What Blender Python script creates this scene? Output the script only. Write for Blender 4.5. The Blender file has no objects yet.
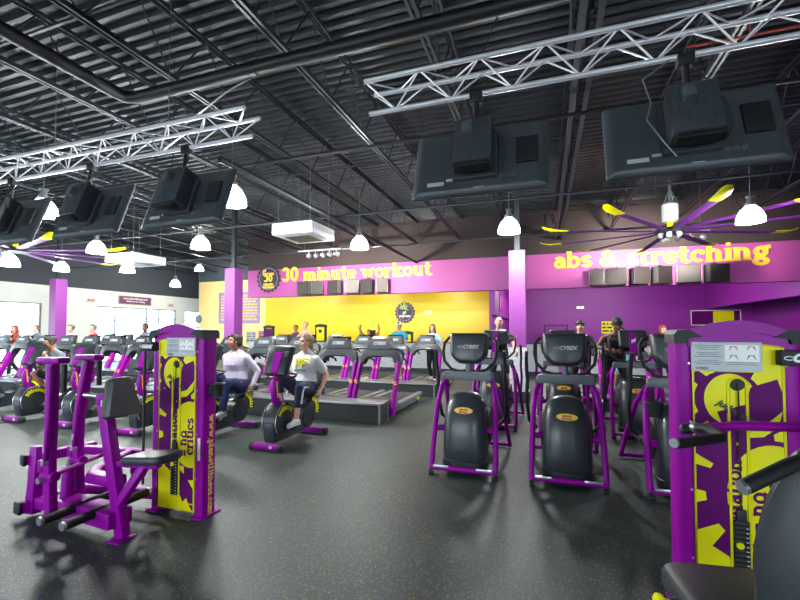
import bpy, bmesh, math, random
from math import sin, cos, pi, radians, sqrt, atan2
from mathutils import Vector as V, Matrix
random.seed(7)
SC = bpy.context.scene
COL = SC.collection
X, Y, Z = V((1, 0, 0)), V((0, 1, 0)), V((0, 0, 1))
R = radians

# ------------------------------------------------------------------ materials
MATS = {}
def lin(c):
    c = c / 255.0
    return c / 12.92 if c <= 0.04045 else ((c + 0.055) / 1.055) ** 2.4
def mat(name, rgb, rough=0.5, metal=0.0, var=0.08, scale=6.0, bump=0.0, coat=0.0, emit=None, es=0.0, spec=0.5):
    if name in MATS: return MATS[name]
    m = bpy.data.materials.new(name); m.use_nodes = True
    nt = m.node_tree; N = nt.nodes; L = nt.links
    b = N['Principled BSDF']
    col = tuple(lin(c) for c in rgb)
    tc = N.new('ShaderNodeTexCoord'); no = N.new('ShaderNodeTexNoise')
    no.inputs['Scale'].default_value = scale; no.inputs['Detail'].default_value = 4
    L.new(tc.outputs['Object'], no.inputs['Vector'])
    cr = N.new('ShaderNodeValToRGB')
    cr.color_ramp.elements[0].position = 0.3; cr.color_ramp.elements[1].position = 0.7
    cr.color_ramp.elements[0].color = tuple(c * (1 - var) for c in col) + (1,)
    cr.color_ramp.elements[1].color = tuple(min(1, c * (1 + var)) for c in col) + (1,)
    L.new(no.outputs['Fac'], cr.inputs['Fac']); L.new(cr.outputs['Color'], b.inputs['Base Color'])
    b.inputs['Roughness'].default_value = rough; b.inputs['Metallic'].default_value = metal
    b.inputs['Specular IOR Level'].default_value = spec
    b.inputs['Coat Weight'].default_value = coat; b.inputs['Coat Roughness'].default_value = 0.12
    if bump:
        n2 = N.new('ShaderNodeTexNoise'); n2.inputs['Scale'].default_value = scale * 20
        bp = N.new('ShaderNodeBump'); bp.inputs['Strength'].default_value = bump; bp.inputs['Distance'].default_value = 0.01
        L.new(tc.outputs['Object'], n2.inputs['Vector']); L.new(n2.outputs['Fac'], bp.inputs['Height']); L.new(bp.outputs['Normal'], b.inputs['Normal'])
    if emit:
        b.inputs['Emission Color'].default_value = tuple(lin(c) for c in emit) + (1,)
        b.inputs['Emission Strength'].default_value = es
    MATS[name] = m
    return m

def floor_mat():
    m = mat('rubber_floor', (50, 61, 60), 0.5, 0, 0.22, 1.2, spec=0.32)
    nt = m.node_tree; N = nt.nodes; L = nt.links; b = N['Principled BSDF']
    base = b.inputs['Base Color'].links[0].from_socket
    tc = N['Texture Coordinate']
    def speck(scale, thr, colr, prev, seed):
        mp = N.new('ShaderNodeMapping'); mp.inputs['Location'].default_value = (seed, seed * 2, 0)
        vo = N.new('ShaderNodeTexVoronoi'); vo.inputs['Scale'].default_value = scale
        L.new(tc.outputs['Object'], mp.inputs['Vector']); L.new(mp.outputs['Vector'], vo.inputs['Vector'])
        sp = N.new('ShaderNodeSeparateColor'); L.new(vo.outputs['Color'], sp.inputs['Color'])
        g = N.new('ShaderNodeMath'); g.operation = 'GREATER_THAN'; g.inputs[1].default_value = thr
        L.new(sp.outputs['Red'], g.inputs[0])
        d = N.new('ShaderNodeMath'); d.operation = 'LESS_THAN'; d.inputs[1].default_value = 0.38
        L.new(vo.outputs['Distance'], d.inputs[0])
        mu = N.new('ShaderNodeMath'); mu.operation = 'MULTIPLY'
        L.new(g.outputs[0], mu.inputs[0]); L.new(d.outputs[0], mu.inputs[1])
        mx = N.new('ShaderNodeMix'); mx.data_type = 'RGBA'
        L.new(mu.outputs[0], mx.inputs['Factor']); L.new(prev, mx.inputs[6]); mx.inputs[7].default_value = tuple(lin(c) for c in colr) + (1,)
        return mx.outputs[2]
    c = speck(95, 0.76, (138, 140, 58), base, 3.1)
    c = speck(130, 0.80, (78, 80, 112), c, 9.7)
    c = speck(120, 0.7, (30, 36, 36), c, 5.7)
    L.new(c, b.inputs['Base Color'])
    n2 = N.new('ShaderNodeTexNoise'); n2.inputs['Scale'].default_value = 90
    bp = N.new('ShaderNodeBump'); bp.inputs['Strength'].default_value = 0.25; bp.inputs['Distance'].default_value = 0.004
    L.new(tc.outputs['Object'], n2.inputs['Vector']); L.new(n2.outputs['Fac'], bp.inputs['Height']); L.new(bp.outputs['Normal'], b.inputs['Normal'])
    return m

def tile_mat():
    m = mat('white_tile', (205, 208, 212), 0.35)
    nt = m.node_tree; N = nt.nodes; L = nt.links; b = N['Principled BSDF']
    tc = N['Texture Coordinate']
    br = N.new('ShaderNodeTexBrick'); br.inputs['Scale'].default_value = 4.0
    br.inputs['Color1'].default_value = (.62, .64, .67, 1); br.inputs['Color2'].default_value = (.5, .53, .56, 1); br.inputs['Mortar'].default_value = (.4, .42, .45, 1)
    br.inputs['Mortar Size'].default_value = 0.02
    mp = N.new('ShaderNodeMapping'); mp.inputs['Rotation'].default_value = (R(90), 0, 0)
    L.new(tc.outputs['Object'], mp.inputs['Vector']); L.new(mp.outputs['Vector'], br.inputs['Vector']); L.new(br.outputs['Color'], b.inputs['Base Color'])
    bp = N.new('ShaderNodeBump'); bp.inputs['Strength'].default_value = 0.4; bp.inputs['Distance'].default_value = 0.01; bp.invert = True
    L.new(br.outputs['Fac'], bp.inputs['Height']); L.new(bp.outputs['Normal'], b.inputs['Normal'])
    return m

def glass_mat():
    m = bpy.data.materials.new('window_glass'); m.use_nodes = True
    nt = m.node_tree; N = nt.nodes; L = nt.links; N.clear()
    o = N.new('ShaderNodeOutputMaterial'); t = N.new('ShaderNodeBsdfTransparent'); g = N.new('ShaderNodeBsdfGlossy'); mx = N.new('ShaderNodeMixShader')
    fr = N.new('ShaderNodeFresnel'); fr.inputs[0].default_value = 1.35; g.inputs['Roughness'].default_value = 0.02
    no = N.new('ShaderNodeTexNoise'); no.inputs['Scale'].default_value = .7
    cr = N.new('ShaderNodeValToRGB'); cr.color_ramp.elements[0].color = (.9, .95, .96, 1); cr.color_ramp.elements[1].color = (.97, .99, 1, 1)
    L.new(no.outputs['Fac'], cr.inputs['Fac']); L.new(cr.outputs['Color'], t.inputs['Color'])
    L.new(fr.outputs[0], mx.inputs[0]); L.new(t.outputs[0], mx.inputs[1]); L.new(g.outputs[0], mx.inputs[2]); L.new(mx.outputs[0], o.inputs[0])
    return m

M = {}
M['floor'] = floor_mat(); M['tile'] = tile_mat(); M['glass'] = glass_mat()
M['purple'] = mat('purple_powder_coat', (144, 4, 146), 0.42, 0.0, 0.05, 4, coat=0.04, spec=0.15)
M['purple_dk'] = mat('dark_purple_graphic', (94, 4, 96), 0.55, spec=0.15)
M['yellow'] = mat('yellow_plastic', (232, 224, 2), 0.42, 0, 0.04, spec=0.25)
M['orange'] = mat('orange_graphic', (238, 166, 60), 0.4)
M['red'] = mat('red_graphic', (196, 50, 40), 0.5)
M['black'] = mat('black_plastic', (38, 43, 47), 0.38, 0, 0.1)
M['shroud'] = mat('charcoal_shroud', (50, 56, 60), 0.36, 0, 0.06, coat=0.1)
M['matte'] = mat('matte_black_rubber', (22, 24, 26), 0.6)
M['vinyl'] = mat('black_vinyl', (36, 42, 46), 0.42, 0, 0.08, 8, bump=0.12)
M['brown'] = mat('brown_pad_board', (96, 66, 44), 0.6)
M['tray'] = mat('grey_plastic_tray', (84, 92, 97), 0.4)
M['grey'] = mat('grey_metal', (128, 134, 138), 0.38, 0.5)
M['placard'] = mat('grey_placard', (178, 184, 186), 0.45)
M['white'] = mat('white_plastic', (228, 230, 230), 0.4)
M['chrome'] = mat('brushed_aluminium', (205, 208, 212), 0.28, 0.9, 0.05)
M['alu'] = mat('truss_aluminium', (226, 226, 232), 0.36, 0.3, 0.05)
M['belt'] = mat('treadmill_belt', (44, 46, 48), 0.7)
M['steelblk'] = mat('black_painted_steel', (38, 44, 50), 0.5, 0.2, 0.12)
M['joist'] = mat('grey_painted_joist', (50, 57, 66), 0.45, 0.25, 0.15)
M['deck'] = mat('black_painted_deck', (41, 48, 55), 0.42, 0.2, 0.2, 1.5)
M['pipe'] = mat('black_pipe', (30, 32, 35), 0.45, 0.1)
M['band'] = mat('magenta_wall_paint', (172, 74, 152), 0.55, 0, 0.03, 1)
M['wallpurple'] = mat('purple_wall_paint', (134, 30, 146), 0.5, 0, 0.04, 1)
M['colpaint'] = mat('column_purple_paint', (132, 56, 138), 0.5, 0, 0.03, 1)
M['wallyellow'] = mat('yellow_wall_paint', (218, 190, 8), 0.45, 0, 0.04, .5)
M['cream'] = mat('cream_wall_paint', (238, 214, 140), 0.6, 0, 0.03, 1)
M['wallwhite'] = mat('white_wall_paint', (240, 245, 240), 0.6, 0, 0.03, 1)
M['walldark'] = mat('dark_wall_paint', (54, 44, 44), 0.7, 0, 0.06, 1)
M['wallslate'] = mat('slate_wall_paint', (66, 74, 84), 0.7, 0, 0.06, 1)
M['pave'] = mat('outside_paving', (200, 200, 196), 0.8)
M['cardgrey'] = mat('brown_grey_box', (44, 39, 38), 0.5)
M['dome'] = mat('glowing_dome', (255, 255, 255), 0.4, emit=(255, 252, 244), es=9.0)
M['spotface'] = mat('glowing_spot', (255, 255, 255), 0.4, emit=(255, 240, 225), es=5.0)
M['letter'] = mat('yellow_lettering', (248, 206, 66), 0.45, 0, 0.02)
M['gearblk'] = mat('gear_sign_dark', (40, 34, 44), 0.5)
M['poster'] = mat('lilac_poster', (150, 128, 178), 0.5)
M['carpetbox'] = mat('speckled_box_side', (40, 43, 44), 0.75, 0, 0.5, 60)
M['screen'] = mat('dark_screen', (12, 13, 15), 0.12)

# ------------------------------------------------------------------ mesh builder
def orth(side, t):
    s = side - t * side.dot(t)
    if s.length < 1e-4:
        s = V((0.31, 0.9, 0.2)); s = s - t * s.dot(t)
    return s.normalized()

class MB:
    def __init__(s): s.bm = bmesh.new(); s.mi = 0
    def _mi(s, faces):
        for f in faces: f.material_index = s.mi
    def box(s, c, d, rot=None, bev=0.0, seg=2):
        b = bmesh.new()
        bmesh.ops.create_cube(b, size=1)
        for v in b.verts: v.co = V((v.co.x * d[0], v.co.y * d[1], v.co.z * d[2]))
        if bev: bmesh.ops.bevel(b, geom=list(b.edges), offset=min(bev, min(d) * .49), segments=seg, affect='EDGES', profile=0.5)
        Mx = Matrix.Translation(V(c))
        if rot is not None: Mx = Mx @ (rot.to_4x4() if isinstance(rot, Matrix) else Matrix.Rotation(rot[2], 4, 'Z') @ Matrix.Rotation(rot[1], 4, 'Y') @ Matrix.Rotation(rot[0], 4, 'X'))
        s.merge(b, Mx)
        return s
    def merge(s, b, Mx=None):
        mp = {}
        for v in b.verts: mp[v] = s.bm.verts.new(Mx @ v.co if Mx else v.co)
        for f in b.faces:
            try: nf = s.bm.faces.new([mp[v] for v in f.verts]); nf.material_index = s.mi
            except ValueError: pass
        b.free()
    def ring(s, pts): return [s.bm.verts.new(p) for p in pts]
    def skin(s, rings, caps=True, closed=False):
        fs = []
        n = len(rings[0]); m = len(rings)
        for i in range(m if closed else m - 1):
            a, b = rings[i], rings[(i + 1) % m]
            for j in range(n):
                k = (j + 1) % n
                fs.append(s.bm.faces.new((a[j], a[k], b[k], b[j])))
        if caps and not closed:
            fs.append(s.bm.faces.new(list(reversed(rings[0])))); fs.append(s.bm.faces.new(rings[-1]))
        s._mi(fs); return s
    def cyl(s, p0, p1, r0, r1=None, n=16):
        p0, p1 = V(p0), V(p1); r1 = r0 if r1 is None else r1
        t = (p1 - p0).normalized(); a = orth(X if abs(t.x) < .9 else Z, t); b = t.cross(a)
        R_ = [s.ring([p + (a * cos(2 * pi * j / n) + b * sin(2 * pi * j / n)) * r for j in range(n)]) for p, r in ((p0, r0), (p1, r1))]
        return s.skin(R_)
    def tube(s, pts, r, n=10, closed=False, ry=None, side=None, e=2.0):
        pts = [V(p) for p in pts]; m = len(pts); ry = r if ry is None else ry
        rings = []; prev = side.copy() if side is not None else None
        for i, p in enumerate(pts):
            if closed: t = pts[(i + 1) % m] - pts[i - 1]
            else: t = pts[min(i + 1, m - 1)] - pts[max(i - 1, 0)]
            t.normalize()
            if side is not None: a = orth(side, t)
            else:
                if prev is None: prev = X if abs(t.x) < .8 else Z
                a = orth(prev, t); prev = a
            b = t.cross(a)
            rr = r[i] if isinstance(r, (list, tuple)) else r; r2 = ry[i] if isinstance(ry, (list, tuple)) else ry
            ring = []
            for j in range(n):
                c_, s_ = cos(2 * pi * (j + .5) / n), sin(2 * pi * (j + .5) / n)
                c_ = math.copysign(abs(c_) ** (2 / e), c_); s_ = math.copysign(abs(s_) ** (2 / e), s_)
                ring.append(p + a * c_ * rr + b * s_ * r2)
            rings.append(s.ring(ring))
        return s.skin(rings, True, closed)
    def bar(s, p0, p1, w, h, up=Z, bev=0.0):
        """rectangular tube from p0 to p1, w across, h along up"""
        p0, p1 = V(p0), V(p1); t = (p1 - p0); l = t.length; t.normalize()
        u = orth(up, t); a = t.cross(u)
        Mx = Matrix((a, t, u)).transposed()
        return s.box((p0 + p1) / 2, (w, l, h), Mx, bev)
    def prism(s, poly, o, ux, uy, d, lift=0.0):
        """polygon (2d) in plane o,ux,uy extruded by vector d"""
        o = V(o); ux = V(ux); uy = V(uy); d = V(d)
        o = o + d.normalized() * lift if lift else o
        a = s.ring([o + ux * p[0] + uy * p[1] for p in poly]); b = s.ring([v.co + d for v in a])
        n = len(poly); fs = [s.bm.faces.new(list(reversed(a))), s.bm.faces.new(b)]
        for j in range(n): k = (j + 1) % n; fs.append(s.bm.faces.new((a[j], a[k], b[k], b[j])))
        s._mi(fs); return s
    def pillow(s, poly, o, ux, uy, un, layers, c=None):
        """outline scaled about its centre in layers (offset along un, scale)"""
        o = V(o); ux = V(ux); uy = V(uy); un = V(un)
        if c is None: c = (sum(p[0] for p in poly) / len(poly), sum(p[1] for p in poly) / len(poly))
        rings = [s.ring([o + ux * (c[0] + (p[0] - c[0]) * k) + uy * (c[1] + (p[1] - c[1]) * k) + un * h for p in poly]) for h, k in layers]
        return s.skin(rings)
    def loft(s, secs, side=X, n=20, e=2.0):
        pts = [V(q[0]) for q in secs]
        return s.tube(pts, [q[1] for q in secs], n, ry=[q[2] for q in secs], side=V(side), e=e)
    def ell(s, c, r, n=16, rot=None):
        b = bmesh.new(); bmesh.ops.create_uvsphere(b, u_segments=n, v_segments=max(6, n // 2 + 2), radius=1)
        Mx = Matrix.Translation(V(c))
        if rot is not None: Mx = Mx @ rot.to_4x4()
        s.merge(b, Mx @ Matrix.Diagonal((r[0], r[1], r[2], 1)))
        return s
    def lathe(s, prof, o=(0, 0, 0), ax=Z, n=24):
        ax = V(ax).normalized(); a = orth(X if abs(ax.x) < .9 else Y, ax); b = ax.cross(a); o = V(o)
        rings = [s.ring([o + ax * z + (a * cos(2 * pi * j / n) + b * sin(2 * pi * j / n)) * max(r, 1e-4) for j in range(n)]) for r, z in prof]
        return s.skin(rings)
    def build(s, name, m, parent=None, smooth=35):
        me = bpy.data.meshes.new(name)
        bmesh.ops.recalc_face_normals(s.bm, faces=s.bm.faces)
        s.bm.to_mesh(me); s.bm.free()
        for q in (m if isinstance(m, (list, tuple)) else [m]): me.materials.append(q)
        if smooth:
            me.polygons.foreach_set('use_smooth', [True] * len(me.polygons))
            me.set_sharp_from_angle(angle=R(smooth))
        o = bpy.data.objects.new(name, me); COL.objects.link(o)
        if parent: o.parent = parent
        return o

def tag(o, label=None, cat=None, group=None, kind=None):
    if label: o['label'] = label
    if cat: o['category'] = cat
    if group: o['group'] = group
    if kind: o['kind'] = kind
    return o
def struct(o, label=None): return tag(o, label, None, None, 'structure')
def thing(name, label, cat, loc=(0, 0, 0), rz=0, group=None):
    o = bpy.data.objects.new(name, None); COL.objects.link(o)
    o.location = loc; o.rotation_euler = (0, 0, rz); o.empty_display_size = .2
    return tag(o, label, cat, group)
def copy_tree(o, parent=None, top=True):
    c = o.copy(); COL.objects.link(c)
    if parent: c.parent = parent
    for ch in list(o.children): copy_tree(ch, c, False)
    return c

def rpoly(pts, r, n=5):
    out = []; m = len(pts)
    for i in range(m):
        p = V((*pts[i], 0)); a = V((*pts[i - 1], 0)) - p; b = V((*pts[(i + 1) % m], 0)) - p
        rr = r[i] if isinstance(r, (list, tuple)) else r
        q = min(rr, a.length * .49, b.length * .49)
        A = p + a.normalized() * q; B = p + b.normalized() * q
        for k in range(n + 1):
            t = k / n; w = A * (1 - t) ** 2 + p * 2 * t * (1 - t) + B * t * t
            out.append((w.x, w.y))
    return out
def arc(cx, cy, rx, ry, a0, a1, n=14): return [(cx + rx * cos(R(a0 + (a1 - a0) * i / n)), cy + ry * sin(R(a0 + (a1 - a0) * i / n))) for i in range(n + 1)]
def gearpoly(cx, cy, r0, r1, teeth, a0=0, a1=360, duty=.5):
    pts = []; n = teeth; st = (a1 - a0) / n
    for i in range(n):
        a = a0 + i * st
        for (f, r) in ((0, r0), (.5 - duty / 2 - .04, r0), (.5 - duty / 2 + .04, r1), (.5 + duty / 2 - .04, r1), (.5 + duty / 2 + .04, r0)):
            pts.append((cx + r * cos(R(a + f * st)), cy + r * sin(R(a + f * st))))
    return pts
def clip(poly, x0, y0, x1, y1):
    def cl(P, ins, inter):
        out = []
        for i in range(len(P)):
            a, b = P[i - 1], P[i]
            if ins(b):
                if not ins(a): out.append(inter(a, b))
                out.append(b)
            elif ins(a): out.append(inter(a, b))
        return out
    def ix(v): return lambda a, b: (v, a[1] + (b[1] - a[1]) * (v - a[0]) / (b[0] - a[0]))
    def iy(v): return lambda a, b: (a[0] + (b[0] - a[0]) * (v - a[1]) / (b[1] - a[1]), v)
    P = cl(poly, lambda p: p[0] >= x0, ix(x0))
    if P: P = cl(P, lambda p: p[0] <= x1, ix(x1))
    if P: P = cl(P, lambda p: p[1] >= y0, iy(y0))
    if P: P = cl(P, lambda p: p[1] <= y1, iy(y1))
    return P

# text with Blender's built-in face, returned as mesh data in the x-y plane
def textbm(txt, size, bold=0.0, shear=0.0, ext=0.004, align='CENTER', spacing=1.0):
    cu = bpy.data.curves.new('lettering', 'FONT'); cu.body = txt; cu.size = size; cu.offset = bold; cu.shear = shear
    cu.extrude = ext; cu.align_x = align; cu.align_y = 'CENTER'; cu.resolution_u = 3; cu.space_character = spacing
    o = bpy.data.objects.new('lettering', cu); COL.objects.link(o)
    dg = bpy.context.evaluated_depsgraph_get()
    me = bpy.data.meshes.new_from_object(o.evaluated_get(dg))
    b = bmesh.new(); b.from_mesh(me)
    bpy.data.objects.remove(o); bpy.data.curves.remove(cu); bpy.data.meshes.remove(me)
    return b
def addtext(mb, txt, o, ux, uy, size, **k):
    ux = V(ux).normalized(); uy = V(uy).normalized(); un = ux.cross(uy)
    Mx = Matrix.Translation(V(o)) @ Matrix((ux, uy, un)).transposed().to_4x4()
    mb.merge(textbm(txt, size, **k), Mx)

# slab-serif stroke lettering: s stem, f slab, a arc, l line
GL = {
 'a': (.95, [('a', .42, .36, .22, .25, 0, 360), ('s', .72, 0.05, .72), ('a', .45, .68, .27, .22, 0, 150), ('f', .62, .95, .07)]),
 'b': (1.0, [('s', .22, 0, 1.42), ('f', 0, .22, 1.35), ('a', .53, .5, .30, .39, 0, 360)]),
 'c': (.88, [('a', .48, .5, .33, .39, 50, 310), ('l', .72, .62, .72, .9)]),
 'e': (.92, [('a', .47, .5, .34, .39, 0, 318), ('l', .15, .5, .82, .5)]),
 'f': (.7, [('s', .25, 0, 1.1), ('a', .5, 1.08, .25, .25, 60, 180), ('f', 0, .55, .93), ('f', 0, .5, .07)]),
 'g': (.98, [('a', .45, .6, .26, .3, 0, 360), ('l', .62, .88, .98, .95), ('a', .45, -.12, .32, .22, 0, 360), ('l', .2, .3, .3, .1)]),
 'h': (1.1, [('s', .22, 0, 1.42), ('f', 0, .45, .07), ('f', 0, .22, 1.35), ('a', .5, .62, .28, .27, 0, 170), ('s', .78, 0, .64), ('f', .58, 1.02, .07)]),
 'i': (.5, [('s', .25, 0, 1.0), ('f', 0, .5, .07), ('f', 0, .25, .93), ('d', .25, 1.3)]),
 'k': (1.05, [('s', .22, 0, 1.42), ('f', 0, .45, .07), ('f', 0, .22, 1.35), ('l', .3, .42, .8, .93), ('l', .42, .55, .82, .08), ('f', .62, 1.05, .07), ('f', .6, 1.0, .93)]),
 'l': (.5, [('s', .25, 0, 1.42), ('f', 0, .5, .07), ('f', 0, .25, 1.35)]),
 'm': (1.6, [('s', .22, 0, 1.0), ('f', 0, .42, .07), ('f', 0, .22, .93), ('a', .48, .62, .26, .27, 0, 170), ('s', .74, 0, .64), ('f', .56, .94, .07), ('a', 1.0, .62, .26, .27, 0, 170), ('s', 1.26, 0, .64), ('f', 1.08, 1.5, .07)]),
 'n': (1.1, [('s', .22, 0, 1.0), ('f', 0, .45, .07), ('f', 0, .22, .93), ('a', .5, .62, .28, .27, 0, 170), ('s', .78, 0, .64), ('f', .58, 1.02, .07)]),
 'o': (.96, [('a', .48, .5, .35, .39, 0, 360)]),
 'p': (1.0, [('s', .22, -.4, 1.0), ('f', 0, .45, -.33), ('f', 0, .22, .93), ('a', .53, .5, .30, .39, 0, 360)]),
 'r': (.82, [('s', .24, 0, 1.0), ('f', 0, .5, .07), ('f', 0, .24, .93), ('a', .58, .6, .28, .28, 45, 170)]),
 's': (.82, [('a', .4, .7, .24, .2, 20, 265), ('a', .4, .3, .26, .2, -160, 85)]),
 't': (.72, [('s', .3, .2, 1.3), ('a', .5, .25, .2, .17, 180, 330), ('f', 0, .62, .93)]),
 'u': (1.1, [('s', .25, .35, 1.0), ('f', .02, .25, .93), ('a', .5, .37, .26, .27, 180, 350), ('s', .78, 0, 1.0), ('f', .56, .78, .93), ('f', .78, 1.02, .07)]),
 'w': (1.5, [('l', .2, .95, .46, .1), ('l', .46, .1, .72, .9), ('l', .72, .9, .98, .1), ('l', .98, .1, 1.24, .95), ('f', 0, .42, .93), ('f', 1.02, 1.44, .93)]),
 'y': (1.05, [('l', .2, .95, .52, .1), ('l', .85, .95, .4, -.3), ('f', 0, .42, .93), ('f', .62, 1.05, .93), ('f', .1, .45, -.33)]),
 'd': (1.0, [('s', .74, 0, 1.42), ('f', .5, .74, 1.35), ('f', .74, .96, .07), ('a', .42, .5, .30, .39, 0, 360)]),
 '3': (1.0, [('a', .45, .98, .3, .3, -60, 165), ('a', .45, .4, .34, .3, -165, 75)]),
 '0': (1.05, [('a', .5, .7, .32, .6, 0, 360)]),
 '&': (1.25, [('a', .5, 1.0, .22, .24, 0, 360), ('a', .45, .38, .33, .28, 0, 360), ('l', .35, .9, .98, .08), ('l', .75, .5, .98, .62), ('f', .8, 1.15, .07)]),
 '.': (.4, [('d', .2, .12)]), ' ': (.5, []), '=': (1, [('l', .1, .3, .9, .3), ('l', .1, .75, .9, .75)]),
}
def slab(mb, txt, o, ux, uy, h, d, w=.25, tr=1.0):
    """lettering with x-height h, starting at o, running along ux"""
    ux = V(ux).normalized(); uy = V(uy).normalized(); o = V(o); d = V(d); x = 0
    cnt = [0]
    def P(poly):
        cnt[0] += 1; mb.prism([(q[0] * h, q[1] * h) for q in poly], o, ux, uy, d * (1 + .004 * (cnt[0] % 40)))
    for ch in txt:
        adv, st = GL[ch]
        for g in st:
            k = g[0]
            if k == 's': P([(x + g[1] - w / 2, g[2]), (x + g[1] + w / 2, g[2]), (x + g[1] + w / 2, g[3]), (x + g[1] - w / 2, g[3])])
            elif k == 'f': P([(x + g[1], g[3] - .08), (x + g[2], g[3] - .08), (x + g[2], g[3] + .08), (x + g[1], g[3] + .08)])
            elif k == 'd': P([(x + g[1] + .15 * cos(i * pi / 4), g[2] + .15 * sin(i * pi / 4)) for i in range(8)])
            elif k == 'l':
                a = V((x + g[1], g[2], 0)); b = V((x + g[3], g[4], 0)); t = (b - a).normalized(); nn = V((-t.y, t.x, 0)) * w * .42
                P([((a - nn).x, (a - nn).y), ((b - nn).x, (b - nn).y), ((b + nn).x, (b + nn).y), ((a + nn).x, (a + nn).y)])
            elif k == 'a':
                cx, cy, rx, ry, a0, a1 = g[1:]; n = max(4, int(abs(a1 - a0) / 22)); cx += x
                for i in range(n):
                    A0 = a0 + (a1 - a0) * i / n; A1 = a0 + (a1 - a0) * (i + 1) / n; q = w * .46
                    P([(cx + (rx - q) * cos(R(A0)), cy + (ry - q * .8) * sin(R(A0))), (cx + (rx + q) * cos(R(A0)), cy + (ry + q * .8) * sin(R(A0))),
                       (cx + (rx + q) * cos(R(A1)), cy + (ry + q * .8) * sin(R(A1))), (cx + (rx - q) * cos(R(A1)), cy + (ry - q * .8) * sin(R(A1)))])
        x += adv * tr
    return x * h
def slabw(txt, h, tr=1.0): return sum(GL[c][0] * tr for c in txt) * h
# ------------------------------------------------------------------ camera, world, colour management
cam = bpy.data.cameras.new('camera'); co = bpy.data.objects.new('camera', cam); COL.objects.link(co)
cam.sensor_width = 36; cam.lens = 417 * 36 / 800.0; cam.shift_y = 17 / 800.0; cam.clip_end = 200; cam.clip_start = .05
co.location = (0, 0, 1.7); co.rotation_euler = (R(91.8), 0, R(19.2)); SC.camera = co
SC.view_settings.view_transform = 'Standard'; SC.view_settings.look = 'None'; SC.view_settings.gamma = 1
SC.view_settings.use_curve_mapping = False; SC.view_settings.exposure = 0.22
SC.cycles.max_bounces = 7; SC.cycles.diffuse_bounces = 3; SC.cycles.glossy_bounces = 3; SC.cycles.transparent_max_bounces = 8
SC.cycles.sample_clamp_indirect = 4.0; SC.cycles.caustics_reflective = False; SC.cycles.caustics_refractive = False
SC.cycles.use_denoising = True
w = bpy.data.worlds.new('daylight'); SC.world = w; w.use_nodes = True
wn = w.node_tree; bgn = wn.nodes['Background']
skt = wn.nodes.new('ShaderNodeTexSky'); skt.sky_type = 'HOSEK_WILKIE'; skt.turbidity = 8; skt.sun_direction = (0.2, 0.5, 0.8)
mxw = wn.nodes.new('ShaderNodeMix'); mxw.data_type = 'RGBA'; mxw.inputs['Factor'].default_value = .75
wn.links.new(skt.outputs[0], mxw.inputs[6]); mxw.inputs[7].default_value = (.82, .92, 1, 1)
wn.links.new(mxw.outputs[2], bgn.inputs['Color']); bgn.inputs['Strength'].default_value = 12.0

# ------------------------------------------------------------------ the room
HC = 6.3      # underside of the roof deck
XL, XR, YB, YF = -22.0, 10.0, -5.0, 26.0
struct(MB().box(((XL + XR) / 2, (YB + YF) / 2, -.1), (XR - XL + .6, YF - YB + .6, .2)).build('floor', M['floor'], smooth=0), 'dark grey speckled rubber gym floor')
struct(MB().box((XL - 8, 8, -.16), (15, 50, .1)).build('ground', M['pave'], smooth=0), 'pale paving outside the windows')
struct(MB().box((-4, YB - 8, -.16), (50, 15, .1)).build('ground', M['pave'], smooth=0), 'pale paving outside the front windows')
# ribbed roof deck, ribs across the joists
mb = MB(); prof = []; y = YB; p = .21
while y < YF + .2:
    prof += [(y, HC), (y + .07, HC), (y + .1, HC + .07), (y + .18, HC + .07)]; y += p
prof += [(y, HC), (y, HC + .2), (YB, HC + .2)]
mb.prism(prof, (XL - .2, 0, 0), Y, Z, (XR - XL + .4, 0, 0))
struct(mb.build('ceiling', M['deck'], smooth=0), 'black ribbed metal roof deck')
# open-web joists along Y
def joist(xx, girder=False):
    mb = MB(); zb, zt = (5.25, 6.2) if not girder else (5.05, 6.2)
    s = .035 if not girder else .09; y0, y1 = YB + .1, YF - .1; a = .022 if not girder else .04
    for sx in (-1, 1):
        for z in (zb, zt):
            mb.box((xx + sx * s, (y0 + y1) / 2, z), (a * 1.6, y1 - y0, a * 1.2)); mb.box((xx + sx * (s + a * .6), (y0 + y1) / 2, z + (a if z == zb else -a)), (a * .5, y1 - y0, a * 2.2))
    st = .62 if not girder else .8; k = 0; y = y0
    while y < y1 - st:
        pa = V((xx, y, zb if k % 2 else zt)); pb = V((xx, y + st, zt if k % 2 else zb))
        mb.cyl(pa, pb, .013 if not girder else .03, n=6)
        if girder: mb.cyl((xx, y + st, zb), (xx, y + st, zt), .02, n=6)
        y += st; k += 1
    return struct(mb.build('roof_joist' if not girder else 'roof_girder', M['joist'], smooth=0), 'grey open-web steel roof %s' % ('joist' if not girder else 'girder'))
for xx in (-20.9, -19.1, -17.3, -15.5, -13.9, -12.1, -10.3, -8.5, -6.75, -4.95, -3.1, -1.35, 2.2, 4.0, 5.8, 7.6): joist(xx)
joist(.5, True)
for yy in (3.2, 8.2, 13.4, 18.5):      # bridging angles tying the joists
    struct(MB().box(((XL + XR) / 2, yy, 5.29), (XR - XL - .3, .03, .03)).build('roof_bridging', M['joist'], smooth=0), 'thin steel bridging bar across the roof joists')
False and struct(MB().box(((XL + XR) / 2, 10.45, 5.12), (XR - XL - .3, .16, .03)).box(((XL + XR) / 2, 10.45, 4.86), (XR - XL - .3, .16, .03)).box(((XL + XR) / 2, 10.45, 4.99), (XR - XL - .3, .015, .24)).build('roof_beam', M['steelblk'], smooth=0), 'dark steel beam on the column line')

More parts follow.
